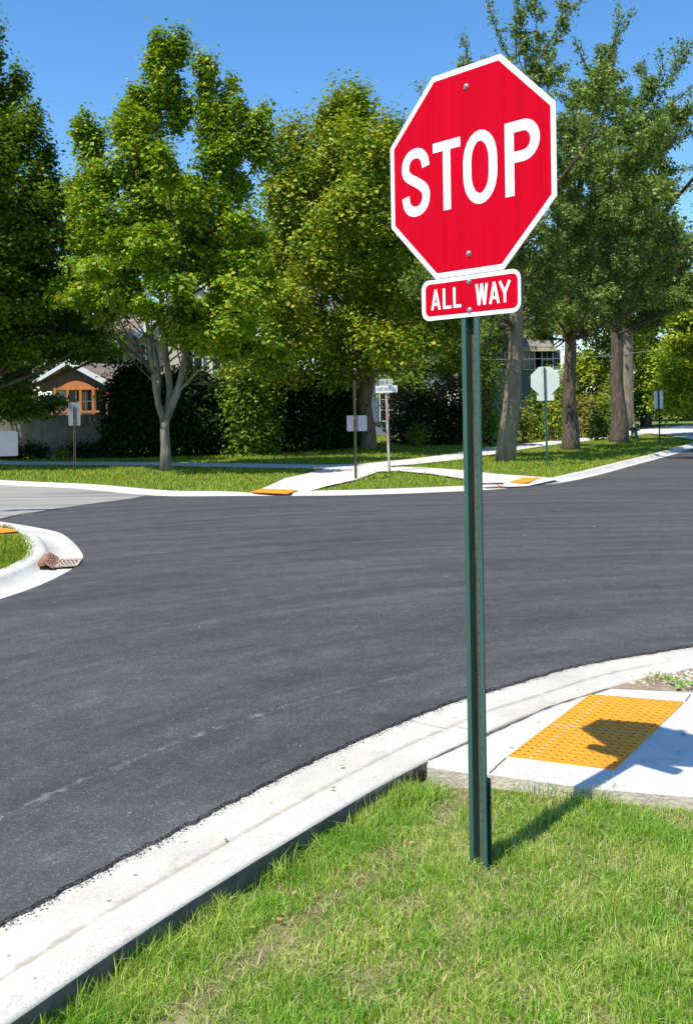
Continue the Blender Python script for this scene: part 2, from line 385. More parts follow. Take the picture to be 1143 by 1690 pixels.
M['lf_purple'] = leaf_mat('purple_brown_leaf', [(.05, .03, .022), (.085, .05, .035), (.12, .08, .045)], .2)
M['lf_orange'] = leaf_mat('orange_autumn_leaf', [(.45, .20, .02), (.50, .30, .03), (.40, .33, .03)])
M['blade_near'] = leaf_mat('near_grass_blade', [(.15, .27, .03), (.24, .40, .045), (.33, .50, .07), (.44, .57, .12), (.64, .60, .32)], .4, .5, .3, 3.2, ((.66, .86, .55), (1.22, 1.08, 1.25)))
M['blade_far'] = leaf_mat('far_grass_blade', [(.13, .20, .018), (.19, .28, .025), (.26, .35, .035), (.38, .38, .10)], .3, .6, .2)

# ------------------------------------------------------------------ ground sheets
def sheet(name, poly, z, mat, skirt=0.0, kind='structure', skirtmat=None):
    import bmesh
    bm = bmesh.new(); vs = [bm.verts.new((p[0], p[1], p[2] if (z is None) else z)) for p in poly]
    es = [bm.edges.new((vs[i], vs[(i+1) % len(vs)])) for i in range(len(vs))]
    bmesh.ops.triangle_fill(bm, use_beauty=True, use_dissolve=False, edges=es)
    for f in bm.faces:
        if f.normal.z < 0: f.normal_flip()
    if skirt:
        lo = [bm.verts.new((p[0], p[1], z-skirt)) for p in poly]
        for i in range(len(vs)):
            j = (i+1) % len(vs); bm.faces.new((vs[i], vs[j], lo[j], lo[i]))
        bmesh.ops.recalc_face_normals(bm, faces=bm.faces)
        if skirtmat:
            for f in bm.faces:
                if abs(f.normal.z) < .5: f.material_index = 1
    me = bpy.data.meshes.new(name); bm.to_mesh(me); bm.free(); me.materials.append(mat)
    if skirtmat: me.materials.append(skirtmat)
    o = bpy.data.objects.new(name, me); COL.objects.link(o)
    if kind: o['kind'] = kind
    return o
def offset(line, w):
    """offset a polyline to its right-hand side by w (w may be an array)"""
    t = np.gradient(line, axis=0); t /= np.linalg.norm(t, axis=1)[:, None]
    nrm = np.stack([t[:, 1], -t[:, 0]], 1)
    return line+nrm*np.asarray(w).reshape(-1, 1)

def in_poly(P, poly):
    x, y = P[:, 0], P[:, 1]; c = np.zeros(len(P), bool); n = len(poly)
    for i in range(n):
        x1, y1 = poly[i]; x2, y2 = poly[(i+1) % n]
        with np.errstate(divide='ignore', invalid='ignore'):
            t = ((y1 > y) != (y2 > y)) & (x < (x2-x1)*(y-y1)/(y2-y1+1e-12)+x1)
        c ^= t
    return c
px2 = lambda L_, z=0.0: [G(a, b, z)[:2] for a, b in L_]
near_O = spline([(-9, -9), (-4.6, -3.4), (-2.45, .8)]+px2([(0, 1524), (263, 1382), (540, 1242), (643, 1197), (752, 1155), (805, 1140), (949, 1098), (1143, 1065)])+[(3.7, 6.95), (6.0, 8.4), (8.6, 11.4), (12.5, 18), (18, 28), (34, 58)], .12)
far_O = spline([(-34, 40), (-14, 25.6)]+px2([(0, 801), (122, 807), (262, 819), (400, 819), (576, 818), (767, 811), (834, 807), (939, 795), (1040, 770), (1143, 741)])+[(15.5, 39), (27, 62)], .3)
isl_O = spline([(-30, 33.5), (-12, 19.6)]+px2([(0, 859), (71, 870.5), (101, 877.6), (124, 893.6), (139, 912), (140, 922), (130, 935), (74.6, 964.6), (0, 991)])+[(-3.45, 7.2), (-4.8, 4.2), (-10, -6)], .15)

def kerb(name, O, w, hfun, mat, depth=.22, side=1, zo=-.012, gut=.70):
    """concrete gutter pan with a raised kerb along its inner edge; O is the asphalt line, w the width to its right"""
    s = np.concatenate([[0], np.cumsum(np.linalg.norm(np.diff(O, axis=0), axis=1))])
    fr = [0, .35, gut-.02, gut+.06, gut+.10, gut+.16, .97, 1.0, 1.0]
    V = []; UV = []
    hs = np.array([hfun(p, a) for p, a in zip(O, s)])
    for k, f in enumerate(fr):
        L_ = offset(O, side*w*f) if k < 8 else offset(O, side*(w-.04))
        if k == 0: z = np.full(len(O), zo)
        elif k == 1: z = np.full(len(O), -.004)
        elif k == 2: z = np.full(len(O), .002)
        elif k == 3: z = .002+(hs-.002)*.72
        elif k == 4: z = hs*.95
        elif k == 5: z = hs*1.0
        elif k == 6: z = hs*1.0
        elif k == 7: z = hs-.012
        else: z = np.full(len(O), -depth)
        V.append(np.column_stack([L_, z])); UV.append(np.column_stack([s, np.full(len(O), f)]))
    n = len(O); V = np.concatenate(V); UV = np.concatenate(UV)
    fs = []
    for k in range(len(fr)-1):
        a = k*n+np.arange(n-1); q = np.column_stack([a, a+1, a+1+n, a+n])
        fs.append(q if side < 0 else q[:, ::-1])
    nf = (len(fr)-1)*(n-1); fm = np.zeros(nf, np.int32)
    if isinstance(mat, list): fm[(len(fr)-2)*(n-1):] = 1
    o = mesh_obj(name, V, np.concatenate(fs), mat, uv=UV, fm=fm); struct(o); return o, hs

def sm(a, b, x): t = min(1, max(0, (x-a)/(b-a))); return t*t*(3-2*t)
def h_near(p, s):
    x = p[0]
    h = .040-.012*sm(-.35, .12, x)+.022*sm(1.6, 2.3, x)
    return h
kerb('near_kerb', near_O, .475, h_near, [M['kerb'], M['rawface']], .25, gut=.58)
kerb('far_kerb', far_O, .52, lambda p, s: .062-.040*max(math.exp(-((p[0]+1.55)/.75)**4), math.exp(-((p[0]-4.0)/.75)**4)), M['farkerb'], .1, side=-1, gut=.62)
kerb('island_kerb', isl_O, .62, lambda p, s: .085-.07*sm(11.9, 12.5, p[1])*(1-sm(14.0, 14.8, p[1])), M['farkerb'], .1, side=1, gut=.60)

# asphalt polygon between the kerbs, its near edge a little ragged
def jag(line, amp, inner):
    L2 = offset(line, 0.0).copy(); t = np.gradient(line, axis=0); t /= np.linalg.norm(t, axis=1)[:, None]
    nr = np.stack([t[:, 1], -t[:, 0]], 1); return line+nr*(inner+rng.normal(0, amp, len(line)))[:, None]
nO = spline([tuple(p) for p in near_O[near_O[:, 1] < 12][::4]], .035)
nO = jag(nO, .006, .006)
rest = near_O[near_O[:, 1] >= 12]
poly = np.concatenate([nO, rest, [(29, 60)], offset(far_O, -.02)[::-1], [(-33, 38)], offset(isl_O, .02), [(-14, -12)]])
sheet('asphalt_road', poly, .006, M['asphalt'], .02)
fo = far_O[(far_O[:, 0] < G(262, 819)[0])]
cpoly = [tuple(p) for p in offset(fo, -.01)]+px2([(215, 824), (160, 831), (99, 839.5), (76, 844.5), (0, 857)])+[(-12.2, 19.9), (-30.5, 33.8)]
sheet('concrete_street', cpoly, .010, M['oldc'])
# tar joint where the new asphalt meets the old concrete
tj = MB(); tp = px2([(-90, 861), (0, 858), (35, 850), (76, 844), (99, 840)]); 
for a, b in zip(tp[:-1], tp[1:]):
    d = np.array(b)-np.array(a); d /= np.linalg.norm(d); n_ = np.array([-d[1], d[0]])*.035
    tj.add([(a[0]-n_[0], a[1]-n_[1], .014), (b[0]-n_[0], b[1]-n_[1], .014), (b[0]+n_[0], b[1]+n_[1], .014), (a[0]+n_[0], a[1]+n_[1], .014)], [[0, 1, 2, 3]])
struct(tj.build('tar_joint', M['asphalt']))

# lawns
GN = -.045
nb = offset(near_O, .30)
sheet('near_lawn_base', [tuple(p) for p in nb]+[(60, 58), (60, -30), (-9, -30)], -.15, M['gnear'])
_bk = offset(near_O, .475); _bk = _bk[(_bk[:, 0] < .36) & (_bk[:, 1] > -3)][::2]
_se = np.array([G(*p)[:2] for p in ((704, 1270, .03), (818, 1284, .03), (975, 1306, .03), (1143, 1321, .03))]+[(2.6, 3.55), (4.2, 3.1)])
_se = np.concatenate([np.linspace(a, b, 12) for a, b in zip(_se[:-1], _se[1:])])
def dmin(P, Q):
    d = np.full(len(P), 99.0)
    for q in Q: d = np.minimum(d, np.hypot(P[:, 0]-q[0], P[:, 1]-q[1]))
    return d
from mathutils import noise as mn
def field(P, f, off=0.0):
    return np.array([mn.noise((p[0]*f+off, p[1]*f, off*1.7)) for p in P])
def lawn_z(P):
    P = np.asarray(P); db = dmin(P, _bk); ds = dmin(P, _se)
    return -.040-.044*np.exp(-(db/.22)**2)+.018*np.exp(-(ds/.25)**2)+.010*field(P, 2.3)
gx = np.concatenate([np.linspace(-7, -1.6, 12), np.arange(-1.5, 2.6, .06), np.linspace(2.8, 9, 12)])
gy = np.concatenate([np.linspace(-6, 2.2, 14), np.arange(2.3, 4.7, .06), [4.75]])
XX, YY = np.meshgrid(gx, gy); GP = np.column_stack([XX.ravel(), YY.ravel()]); lawn_poly = [tuple(p) for p in offset(near_O, .40)]+[(60, 58), (60, -30), (-9, -30)]
GZl = lawn_z(GP); nx_ = len(gx); ny_ = len(gy)
ok_ = in_poly(GP, lawn_poly); idx = np.arange(nx_*ny_).reshape(ny_, nx_)
qd = np.column_stack([idx[:-1, :-1].ravel(), idx[:-1, 1:].ravel(), idx[1:, 1:].ravel(), idx[1:, :-1].ravel()])
qd = qd[ok_[qd].all(1)]
struct(mesh_obj('near_lawn', np.column_stack([GP, GZl]), qd, M['gnear'], smooth=True))
fb = offset(far_O, -.46)
sheet('far_lawn', [tuple(p) for p in fb]+[(300, 90), (300, 420), (-300, 420), (-300, 60)], GZ-.02, M['gfar'])
ib = offset(isl_O, .55)
sheet('island_lawn', [tuple(p) for p in ib]+[(-60, -6), (-60, 34)], GZ-.01, M['gfar'])
sheet('ground', [(-600, -600), (600, -600), (600, 600), (-600, 600)], -.35, M['gfar'])

# near corner ramp slab
SZ = .032
near_edge = [G(704, 1266, SZ), G(770, 1276, SZ), G(818, 1280, SZ), G(975, 1302, SZ), G(1143, 1316, SZ), (4.2, 3.1, SZ)]
crack = [G(1006, 1137, SZ), G(971, 1147, SZ), G(905, 1168, SZ), G(803, 1214, SZ), G(770, 1227, SZ), G(706, 1256, SZ)]
far_edge = [(5.2, 4.75, SZ), G(1143, 1143, SZ)]
slab_poly = [p[:2] for p in near_edge+far_edge+crack]
sl = sheet('ramp_slab', slab_poly, SZ, M['slab'], .2, skirtmat=M['slabface'])
M['crack'] = simple('dirt_filled_joint', (.11, .085, .06), .95, 0, .4, 30)
mb = MB(); cr_ = spline([p[:2] for p in crack], .03); cr_ = cr_+rng.normal(0, .0015, cr_.shape); wd = .0035+.004*np.abs(np.array([math.sin(i*.7)+math.sin(i*.23) for i in range(len(cr_))]))
ca_, cb_ = offset(cr_, wd), offset(cr_, -wd)
mb.add([(p[0], p[1], SZ+.003) for p in ca_]+[(p[0], p[1], SZ+.003) for p in cb_], [[i, i+1, len(ca_)+i+1, len(ca_)+i] for i in range(len(ca_)-1)])
for a_, b2 in ((G(835, 1251, SZ), G(806, 1277, SZ)), (G(806, 1213, SZ), G(803, 1216, SZ)), (G(1130, 1158, SZ), G(1138, 1146, SZ))):
    a_, b2 = np.array(a_[:2]), np.array(b2[:2]); d = b2-a_; d /= np.linalg.norm(d); n_ = np.array([-d[1], d[0]])*.0028; ln_ = np.linspace(0, 1, 8)[:, None]; c_ = a_+(b2-a_)*ln_+rng.normal(0, .0015, (8, 2))
    mb.add([(*(p-n_), SZ+.0035) for p in c_]+[(*(p+n_), SZ+.0035) for p in c_], [[i, i+1, 9+i, 8+i] for i in range(7)])
struct(mb.build('slab_joint', M['crack']))
# bare soil wedge beyond the slab
dirt_poly = [G(1000, 1142, .0)[:2], G(1016, 1128, .0)[:2], G(1063, 1109, .0)[:2], G(1143, 1088, .0)[:2], (3.5, 6.45), (5.6, 7.8), (7, 6.2), (5.4, 4.6), G(1143, 1154, 0)[:2]]
sheet('bare_soil', dirt_poly, .016, M['dirt'], .1)
def pebbles(name, n, poly, z, r0, r1, mat, label):
    xs = np.array(poly); lo, hi = xs.min(0), xs.max(0); P = rng.uniform(lo, hi, (n*4, 2)); P = P[in_poly(P, poly)][:n]
    mb = MB()
    for p in P:
        r = rng.uniform(r0, r1)
        q = [(-1, 0, 0), (1, 0, 0), (0, -1, 0), (0, 1, 0), (0, 0, -.6), (0, 0, .7)]
        mb.add([(p[0]+a*r*rng.uniform(.6, 1.3), p[1]+b*r*rng.uniform(.6, 1.3), z+c*r*.8) for a, b, c in q], [[0, 2, 5], [2, 1, 5], [1, 3, 5], [3, 0, 5]])
    o = mb.build(name, mat); tag(o, label, 'gravel', kind='stuff')
pebbles('pebbles', 900, [dirt_poly[1], dirt_poly[2], dirt_poly[3], (3.1, 6.2), (2.9, 5.5), G(1143, 1138, 0)[:2], G(1010, 1132, 0)[:2]], .016, .003, .016, M['pebble'], 'pale pebbles and chips scattered on the bare soil beside the near kerb')

_ed = nO[(nO[:, 1] > 2.2) & (nO[:, 1] < 7)]
mb = MB()
for i in range(2200):
    p = _ed[rng.integers(0, len(_ed))]+rng.normal(0, .014, 2)+np.array((.010, -.010)); r = rng.uniform(.0015, .006)
    mb.add([(p[0]+a*r*rng.uniform(.6, 1.3), p[1]+b*r*rng.uniform(.6, 1.3), .004+c*r) for a, b, c in [(-1, 0, 0), (1, 0, 0), (0, -1, 0), (0, 1, 0), (0, 0, -.6), (0, 0, .8)]], [[0, 2, 5], [2, 1, 5], [1, 3, 5], [3, 0, 5]])
tag(mb.build('asphalt_crumbs', M['asphalt']), 'dark asphalt crumbs along the ragged road edge by the near gutter', 'gravel', kind='stuff')

# ------------------------------------------------------------------ sidewalks
def ribbon(name, pts, w, z, mat, step=.5):
    C_ = spline(pts, step); s = np.concatenate([[0], np.cumsum(np.linalg.norm(np.diff(C_, axis=0), axis=1))])
    A, B = offset(C_, w/2), offset(C_, -w/2); n = len(C_)
    V = np.concatenate([np.column_stack([A, np.full(n, z)]), np.column_stack([B, np.full(n, z)])])
    UV = np.concatenate([np.column_stack([s, np.zeros(n)]), np.column_stack([s, np.ones(n)])])
    a = np.arange(n-1); return struct(mesh_obj(name, V, np.column_stack([a, a+1, a+1+n, a+n]), mat, uv=UV))
g = lambda a, b: G(a, b, GZ)[:2]
ribbon('cross_street_sidewalk', [(-34, 43), (-16, 32)]+[g(0, 764), g(150, 765), g(287, 766), g(420, 768.5), g(541, 770)]+[g(600, 769)], 1.5, GZ+.004, M['walk'])
ribbon('main_sidewalk', [g(560, 770), g(600, 768.5), g(646, 765.5), g(743, 755), g(848, 738.5), g(932, 728.5), g(1005, 719.5), g(1070, 714), g(1143, 706)]+[(23, 62)], 1.5, GZ+.008, M['walk'])
pl = lambda L_: [g(a, b) for a, b in L_]
rz_ = lambda L_: [G(a, b, GZ+.014 if b < 806 else .022) for a, b in L_]
sheet('corner_ramp_path', rz_([(415, 814), (471, 789), (500, 783), (541, 772), (600, 768), (642, 770), (660, 772), (625, 778), (586.5, 792), (540, 802), (500, 813.5)]), None, M['slab'])
rz_ = lambda L_: [G(a, b, GZ+.018 if not (830 < a < 925) else .026+.03*(b < 794)) for a, b in L_]
sheet('crosswalk_ramp_path', rz_([(625, 778), (655, 770), (700, 771.5), (767, 776), (813, 781.5), (904, 788), (922, 790.5), (870, 802), (838, 803.5), (795, 797), (767, 790.5), (712, 782), (660, 777.5)]), None, M['slab'])
ribbon('front_walk', [g(760, 722), g(820, 718.5), g(890, 716)], .9, GZ+.004, M['walk'])
sheet('driveway_apron', pl([(1000, 716), (1052, 708.5), (1143, 700), (1260, 694), (1300, 720), (1143, 726.5), (1118, 722), (1075, 716)]), GZ+.02, M['slab'])

# ------------------------------------------------------------------ tactile paving
def tactile(quad, nx, ny, label, z, dome=True, r=.0125, seams=()):
    A, B, C_, D = [np.array(q) for q in quad]   # A-B along the long side, D-C opposite
    c = (A+B+C_+D)/4
    t = thing('tactile_paving', label, 'tactile paving', (c[0], c[1], z))
    mb = MB(); lo = z-.004; hi = z+.006
    vs = [(*p, lo) for p in (A, B, C_, D)]+[(*p, hi) for p in (A, B, C_, D)]
    mb.add(vs, [[4, 5, 6, 7], [0, 1, 5, 4], [1, 2, 6, 5], [2, 3, 7, 6], [3, 0, 4, 7]])
    md = mb
    if dome:
        for i in range(nx):
            for j in range(ny):
                u, v = (i+.5)/nx, (j+.5)/ny
                p = (A*(1-u)+B*u)*(1-v)+(D*(1-u)+C_*u)*v
                k = 8; b = len(md.v)
                rr = r*rng.uniform(.92, 1.05)
                for R2, zz in ((rr, hi-.0005), (rr*.62, hi+.0045)):
                    for q in range(k): md.v.append((p[0]+R2*math.cos(2*math.pi*q/k), p[1]+R2*math.sin(2*math.pi*q/k), zz))
                for q in range(k): md.f.append([b+q, b+(q+1) % k, b+k+(q+1) % k, b+k+q]); md.m.append(0)
                md.f.append([b+k+q for q in range(k)]); md.m.append(1)
    md.build('mat', [M['tact'], M['dome'], M['pebble']], t)
    if seams:
        ms = MB()
        for (u0, v0), (u1, v1) in seams:
            f = lambda u, v: (A*(1-u)+B*u)*(1-v)+(D*(1-u)+C_*u)*v
            a, b_ = f(u0, v0), f(u1, v1); d = b_-a; d = d/np.linalg.norm(d); n_ = np.array([-d[1], d[0]])*.0028
            ms.add([(*(a-n_), hi+.0008), (*(b_-n_), hi+.0008), (*(b_+n_), hi+.0008), (*(a+n_), hi+.0008)], [[0, 1, 2, 3]])
        ms.build('seam', M['pebble'], t)
    return t
q = px2([(838, 1249), (973, 1147), (1128, 1160), (1013, 1271)], SZ)
tactile(q, 24, 11, 'orange truncated dome mat on the ramp nearest the camera, crossed by the sign shadow', SZ, seams=[((0, .21), (1, .21)), ((.46, 0), (.46, 1))])
tactile(px2([(413, 812), (431, 807), (491, 809), (474, 815)], .045), 10, 14, 'flat orange dome mat across the road at the foot of the left corner ramp', .045)
tactile(px2([(839, 797), (864, 789), (893, 790), (869, 798)], GZ), 10, 14, 'small orange dome mat across the road right of the tall sign post', GZ+.012)
tactile(px2([(-60, 872), (-20, 866), (32, 877), (6, 879.5)], .06), 10, 14, 'orange dome mat cut by the left edge on the near left corner island', .06)

# ------------------------------------------------------------------ lettering (flat stroke letters)
def arc_pts(cx, cy, rx, ry, a0, a1, n=12):
    return [(cx+rx*math.cos(R_(a0+(a1-a0)*i/n)), cy+ry*math.sin(R_(a0+(a1-a0)*i/n))) for i in range(n+1)]
def ribbon_poly(pts, w):
    P = np.array(pts, float); t = np.zeros_like(P)
    d = np.diff(P, axis=0); d /= np.linalg.norm(d, axis=1)[:, None]
    A, B = [], []
    for i in range(len(P)):
        if i == 0: m = d[0]; k = 1
        elif i == len(P)-1: m = d[-1]; k = 1
        else:
            m = d[i-1]+d[i]; m /= np.linalg.norm(m); k = 1/max(.5, m.dot(d[i]))
        nrm = np.array([-m[1], m[0]])*w/2*k; A.append(P[i]+nrm); B.append(P[i]-nrm)
    return A, B
def letter(ch, x0, x1, y0, y1, w):
    """returns list of quad strips (A, B) in sign-plane units"""
    W, Hh = x1-x0, y1-y0; h = w/2
    xa, xb, ya, yb = x0+h, x1-h, y0+h, y1-h; xm = (x0+x1)/2; ym = (y0+y1)/2
    S_ = []
    def rib(p): S_.append(ribbon_poly(p, w))
    def seg(a, b): rib([a, b])
    if ch == 'I': seg((xm, y0), (xm, y1))
    elif ch == 'L': seg((xa, y0), (xa, y1)); seg((xa, ya), (x1, ya))
    elif ch == 'T': seg((xm, y0), (xm, y1)); seg((x0, yb), (x1, yb))
    elif ch == 'H': seg((xa, y0), (xa, y1)); seg((xb, y0), (xb, y1)); seg((xa, ym), (xb, ym))
    elif ch == 'N': seg((xa, y0), (xa, y1)); seg((xb, y0), (xb, y1)); seg((xa, y1-h*.6), (xb, y0+h*.6))
    elif ch == 'A': seg((x0+h*.9, y0), (xm, y1)); seg((x1-h*.9, y0), (xm, y1)); seg((x0+W*.2, y0+Hh*.28), (x1-W*.2, y0+Hh*.28))
    elif ch == 'W':
        seg((x0+h*.9, y1), (x0+W*.28, y0)); seg((x0+W*.28, y0), (xm, y1)); seg((xm, y1), (x1-W*.28, y0)); seg((x1-W*.28, y0), (x1-h*.9, y1))
    elif ch == 'Y': seg((x0+h*.9, y1), (xm, ym*.9+y0*.1)); seg((x1-h*.9, y1), (xm, ym*.9+y0*.1)); seg((xm, y0), (xm, ym))
    elif ch == 'O':
        rx = (xb-xa)/2; ry = min((yb-ya)/2, rx*1.55)
        p = arc_pts(xm, yb-ry, rx, ry, 180, 0)+arc_pts(xm, ya+ry, rx, ry, 0, -180); p.append(p[0])
        A, B = ribbon_poly(p, w); A[-1] = A[0]; B[-1] = B[0]; S_.append((A, B))
    elif ch == 'D':
        seg((xa, y0), (xa, y1)); r = (xb-xa)*.75
        rib([(xa, yb)]+arc_pts(xb-r, yb-r*1.3, r, r*1.3, 90, 0)+arc_pts(xb-r, ya+r*1.3, r, r*1.3, 0, -90)+[(xa, ya)])
    elif ch in 'PR':
        yl = y0+Hh*.44+h; ry = (yb-yl)/2; rx = ry*.95
        seg((xa, y0), (xa, y1)); rib([(xa, yb)]+arc_pts(xb-rx, yb-ry, rx, ry, 90, -90, 18)+[(xa, yl)])
        if ch == 'R': seg((xm, yl), (x1-h*.9, y0))
    elif ch == 'S':
        nrm = [(1, .735), (.93, .88), (.74, .975), (.5, 1.0), (.24, .97), (.06, .88), (0, .755), (.05, .66), (.22, .585), (.5, .51), (.78, .425), (.95, .345), (1, .24), (.93, .11), (.74, .025), (.5, 0), (.24, .03), (.07, .12), (0, .275)]
        sp_ = spline([(xa+a*(xb-xa), ya+b*(yb-ya)) for a, b in nrm], w*.25); rib([tuple(p) for p in sp_])
    return S_
def lettering(mb, strs, toW, d0, dd):
    k = 0
    for ch, box in strs:
        for A, B in letter(ch, *box):
            n = len(A); vs = [toW(a[0], a[1], d0+dd*(k % 4)) for a in A]+[toW(b[0], b[1], d0+dd*(k % 4)) for b in B]
            mb.add(vs, [[i, n+i, n+i+1, i+1] for i in range(n-1)]); k += 1
def rrect(cx, cy, w, h, r, n=6):
    P = []
    for sx, sy, a in ((1, 1, 0), (-1, 1, 90), (-1, -1, 180), (1, -1, 270)):
        P += arc_pts(cx+sx*(w/2-r), cy+sy*(h/2-r), r, r, a, a+90, n)
    return P
def plate(mb, P, toW, d_back, d_front, m=0):
    n = len(P); vs = [toW(p[0], p[1], d_back) for p in P]+[toW(p[0], p[1], d_front) for p in P]
    mb.add(vs, [list(range(n-1, -1, -1)), list(range(n, 2*n))]+[[i, (i+1) % n, n+(i+1) % n, n+i] for i in range(n)], m)

# ------------------------------------------------------------------ the near stop sign
YAW = -.8035; SX, SY, SZc = .4551, 3.4156, .8538+H
Ux, Uy = math.cos(YAW), math.sin(YAW); Nx, Ny = math.sin(YAW), -math.cos(YAW)    # N points to the viewer's side
def SW(u, v, d): return (SX+u*Ux+d*Nx, SY+u*Uy+d*Ny, SZc+v)
st = thing('stop_sign', 'big red octagonal stop sign facing the camera on a green channel post in the grass', 'stop sign', (SX, SY, -.03))
oct_ = lambda ap: [(ap/math.cos(math.pi/8)*math.cos(R_(22.5+45*k)), ap/math.cos(math.pi/8)*math.sin(R_(22.5+45*k))) for k in range(8)]
def face(mb, P, d, toW=SW): n = len(P); mb.add([toW(p[0], p[1], d) for p in P], [list(range(n))])
mb = MB(); plate(mb, oct_(.381), SW, .001, .0036); pan = mb.build('octagonal_panel', M['white'], st)
mb = MB(); face(mb, oct_(.3605), .0042); mb.build('red_field', M['red'], pan)
mb = MB(); lettering(mb, [('S', (-.320, -.178, -.131, .131, .038)), ('T', (-.160, -.028, -.130, .129, .036)), ('O', (-.016, .138, -.133, .133, .038)), ('P', (.171, .318, -.130, .129, .039))], SW, .0047, .0002)
mb.build('stop_lettering', M['white'], pan)
mb = MB(); plate(mb, rrect(0, -.460, .457, .153, .036), SW, .001, .0034); pl2 = mb.build('all_way_plaque', M['white'], st)
mb = MB(); face(mb, rrect(.004, -.460, .425, .121, .022), .0040); mb.build('red_field', M['red'], pl2)
zz = (-.498, -.421, .0115)
for wd_, ls in (('all', (('A', -.181, -.134), ('L', -.122, -.083), ('L', -.073, -.035))), ('way', (('W', .031, .088), ('A', .092, .139), ('Y', .135, .188)))):
    mb = MB(); lettering(mb, [(c, (a, b, zz[0], zz[1], zz[2])) for c, a, b in ls], SW, .0045, .0002); mb.build(wd_+'_lettering', M['white'], pl2)
for v in (.305, -.305, -.407, -.511):
    mb = MB(); pr_ = [(.011, .0036), (.011, .005), (.0075, .0054), (.0075, .0095), (.0055, .011)]; n = 12; b = 0
    for r, d in pr_:
        for k in range(n): mb.v.append(SW(.003+r*math.cos(2*math.pi*k/n), v+r*math.sin(2*math.pi*k/n), d))
    for i in range(len(pr_)-1):
        for k in range(n): j = (k+1) % n; mb.f.append([i*n+k, i*n+j, (i+1)*n+j, (i+1)*n+k]); mb.m.append(0)
    mb.f.append([(len(pr_)-1)*n+k for k in range(n)]); mb.m.append(0)
    mb.build('bolt', M['bolt'], st)
# channel post: flanges in front, web set back
def channel(uc, d0, z0, z1, fl=.0195, web=.038, dep=.033, th=.0035, fr=.0225):
    """cross-section polygon (u, d) of a hat channel opening to the front"""
    a = -web/2-fl; b = web/2+fr
    return [(uc+a, d0), (uc-web/2, d0), (uc-web/2+.003, d0-dep), (uc+web/2-.003, d0-dep), (uc+web/2, d0), (uc+b, d0),
            (uc+b, d0-th), (uc+web/2+th, d0-th), (uc+web/2+th-.003, d0-dep-th), (uc-web/2-th+.003, d0-dep-th), (uc-web/2-th, d0-th), (uc+a, d0-th)]
def post_mesh(sec, z0, z1, toW, mats, webface=2):
    n = len(sec); mb = MB()
    vs = [toW(u, z0, d) for u, d in sec]+[toW(u, z1, d) for u, d in sec]
    for i in range(n):
        j = (i+1) % n; mb.add([vs[i], vs[j], vs[n+j], vs[n+i]], [[0, 1, 2, 3]], 1 if i == webface else 0)
    # end caps from quads
    for e in (0, n):
        for a, b_, c, d in ((0, 1, 10, 11), (1, 2, 9, 10), (2, 3, 8, 9), (3, 4, 7, 8), (4, 5, 6, 7)):
            mb.add([vs[e+a], vs[e+b_], vs[e+c], vs[e+d]], [[0, 1, 2, 3]])
    return mb
sec = channel(-.001, .0, 0, 0)
zb = -.22-SZc
mb = post_mesh(sec, zb, .36, SW, None); po = mb.build('post', [M['post'], M['rustweb']], st)
mh = MB(); z = -2.45
while z < -.545:
    n = 8; P = [(.0232+.0026*math.cos(2*math.pi*k/n), z+.0026*math.sin(2*math.pi*k/n)) for k in range(n)]
    mh.add([SW(p[0], p[1], .0006) for p in P], [list(range(n))]); z += .0381
tag(mh.build('punched_holes', M['hole'], po), kind='stuff')
sec2 = [(u-.012, d-.037) for u, d in channel(.0, .0, 0, 0)]
post_mesh(sec2, zb, zb+.49, SW, None).build('ground_stub', [M['postdark'], M['postdark']], st)
mb = MB(); mb.lathe((0, 0, 0), [(.008, 0), (.008, .003), (.005, .0035), (.005, .012)], 10)
Mx = Matrix(((Ux, 0, Nx, 0), (Uy, 0, Ny, 0), (0, 1, 0, 0), (0, 0, 0, 1)))
o3 = SW(.014, -SZc+.262, -.031); mb.xf(Matrix.Translation(o3) @ Mx); mb.build('bolt', M['bolt'], st)

# ------------------------------------------------------------------ small signs
def plane_fn(x, y, z, yaw):
    ux, uy = math.cos(yaw), math.sin(yaw); nx, ny = math.sin(yaw), -math.cos(yaw)
    return lambda u, v, d: (x+u*ux+d*nx, y+u*uy+d*ny, z+v)
def flat_post(W, z0, z1, w=.05, dep=.025):
    """thin U-channel post of a small sign, flanges to the back"""
    s = channel(0, 0, 0, 0, fl=.014, web=.026, dep=dep, fr=.014); return post_mesh(s, z0, z1, W, None)
def small_sign(name, label, x, y, z0, ztop, yaw, plates, mpost, cat='sign', lean=0.0, pd=.004):
    t = thing(name, label, cat, (x, y, z0)); W = plane_fn(x, y, 0, yaw)
    flat_post(W, z0-.2, ztop).build('post', [mpost, mpost], t)
    for (nm, poly, m) in plates:
        mb = MB(); plate(mb, poly, W, -.037-.004, -.037); mb.build(nm, m, t)
    for zz2 in (plates[0][3:] or ()): pass
    for p in plates:
        c = np.mean(np.array(p[1]), 0); hh = np.ptp(np.array(p[1])[:, 1])*.32
        for s_ in (-1, 1): MB().box(W(0, c[1]+s_*hh, .003), (.018, .012, .018), yaw).build('bolt', M['bolt'], t)
    if lean: t.rotation_euler = (0, lean, 0)
    return t
x, y, _ = G(587, 791, GZ)
small_sign('rectangular_sign', 'blank grey back of a small sign on a dark post in the corner grass', x, y, GZ, 2.2, R_(12), [('sign_plate', rrect(.05, 1.27, .45, .345, .03), M['alu'])], M['olivepost'])
x, y, _ = G(124, 777, GZ)
small_sign('rectangular_sign', 'narrow grey sign back on a dark post before the wooden fence', x, y, GZ, 1.78, R_(6), [('sign_plate', rrect(0, 1.55, .31, .62, .03), M['alu'])], M['olivepost'])
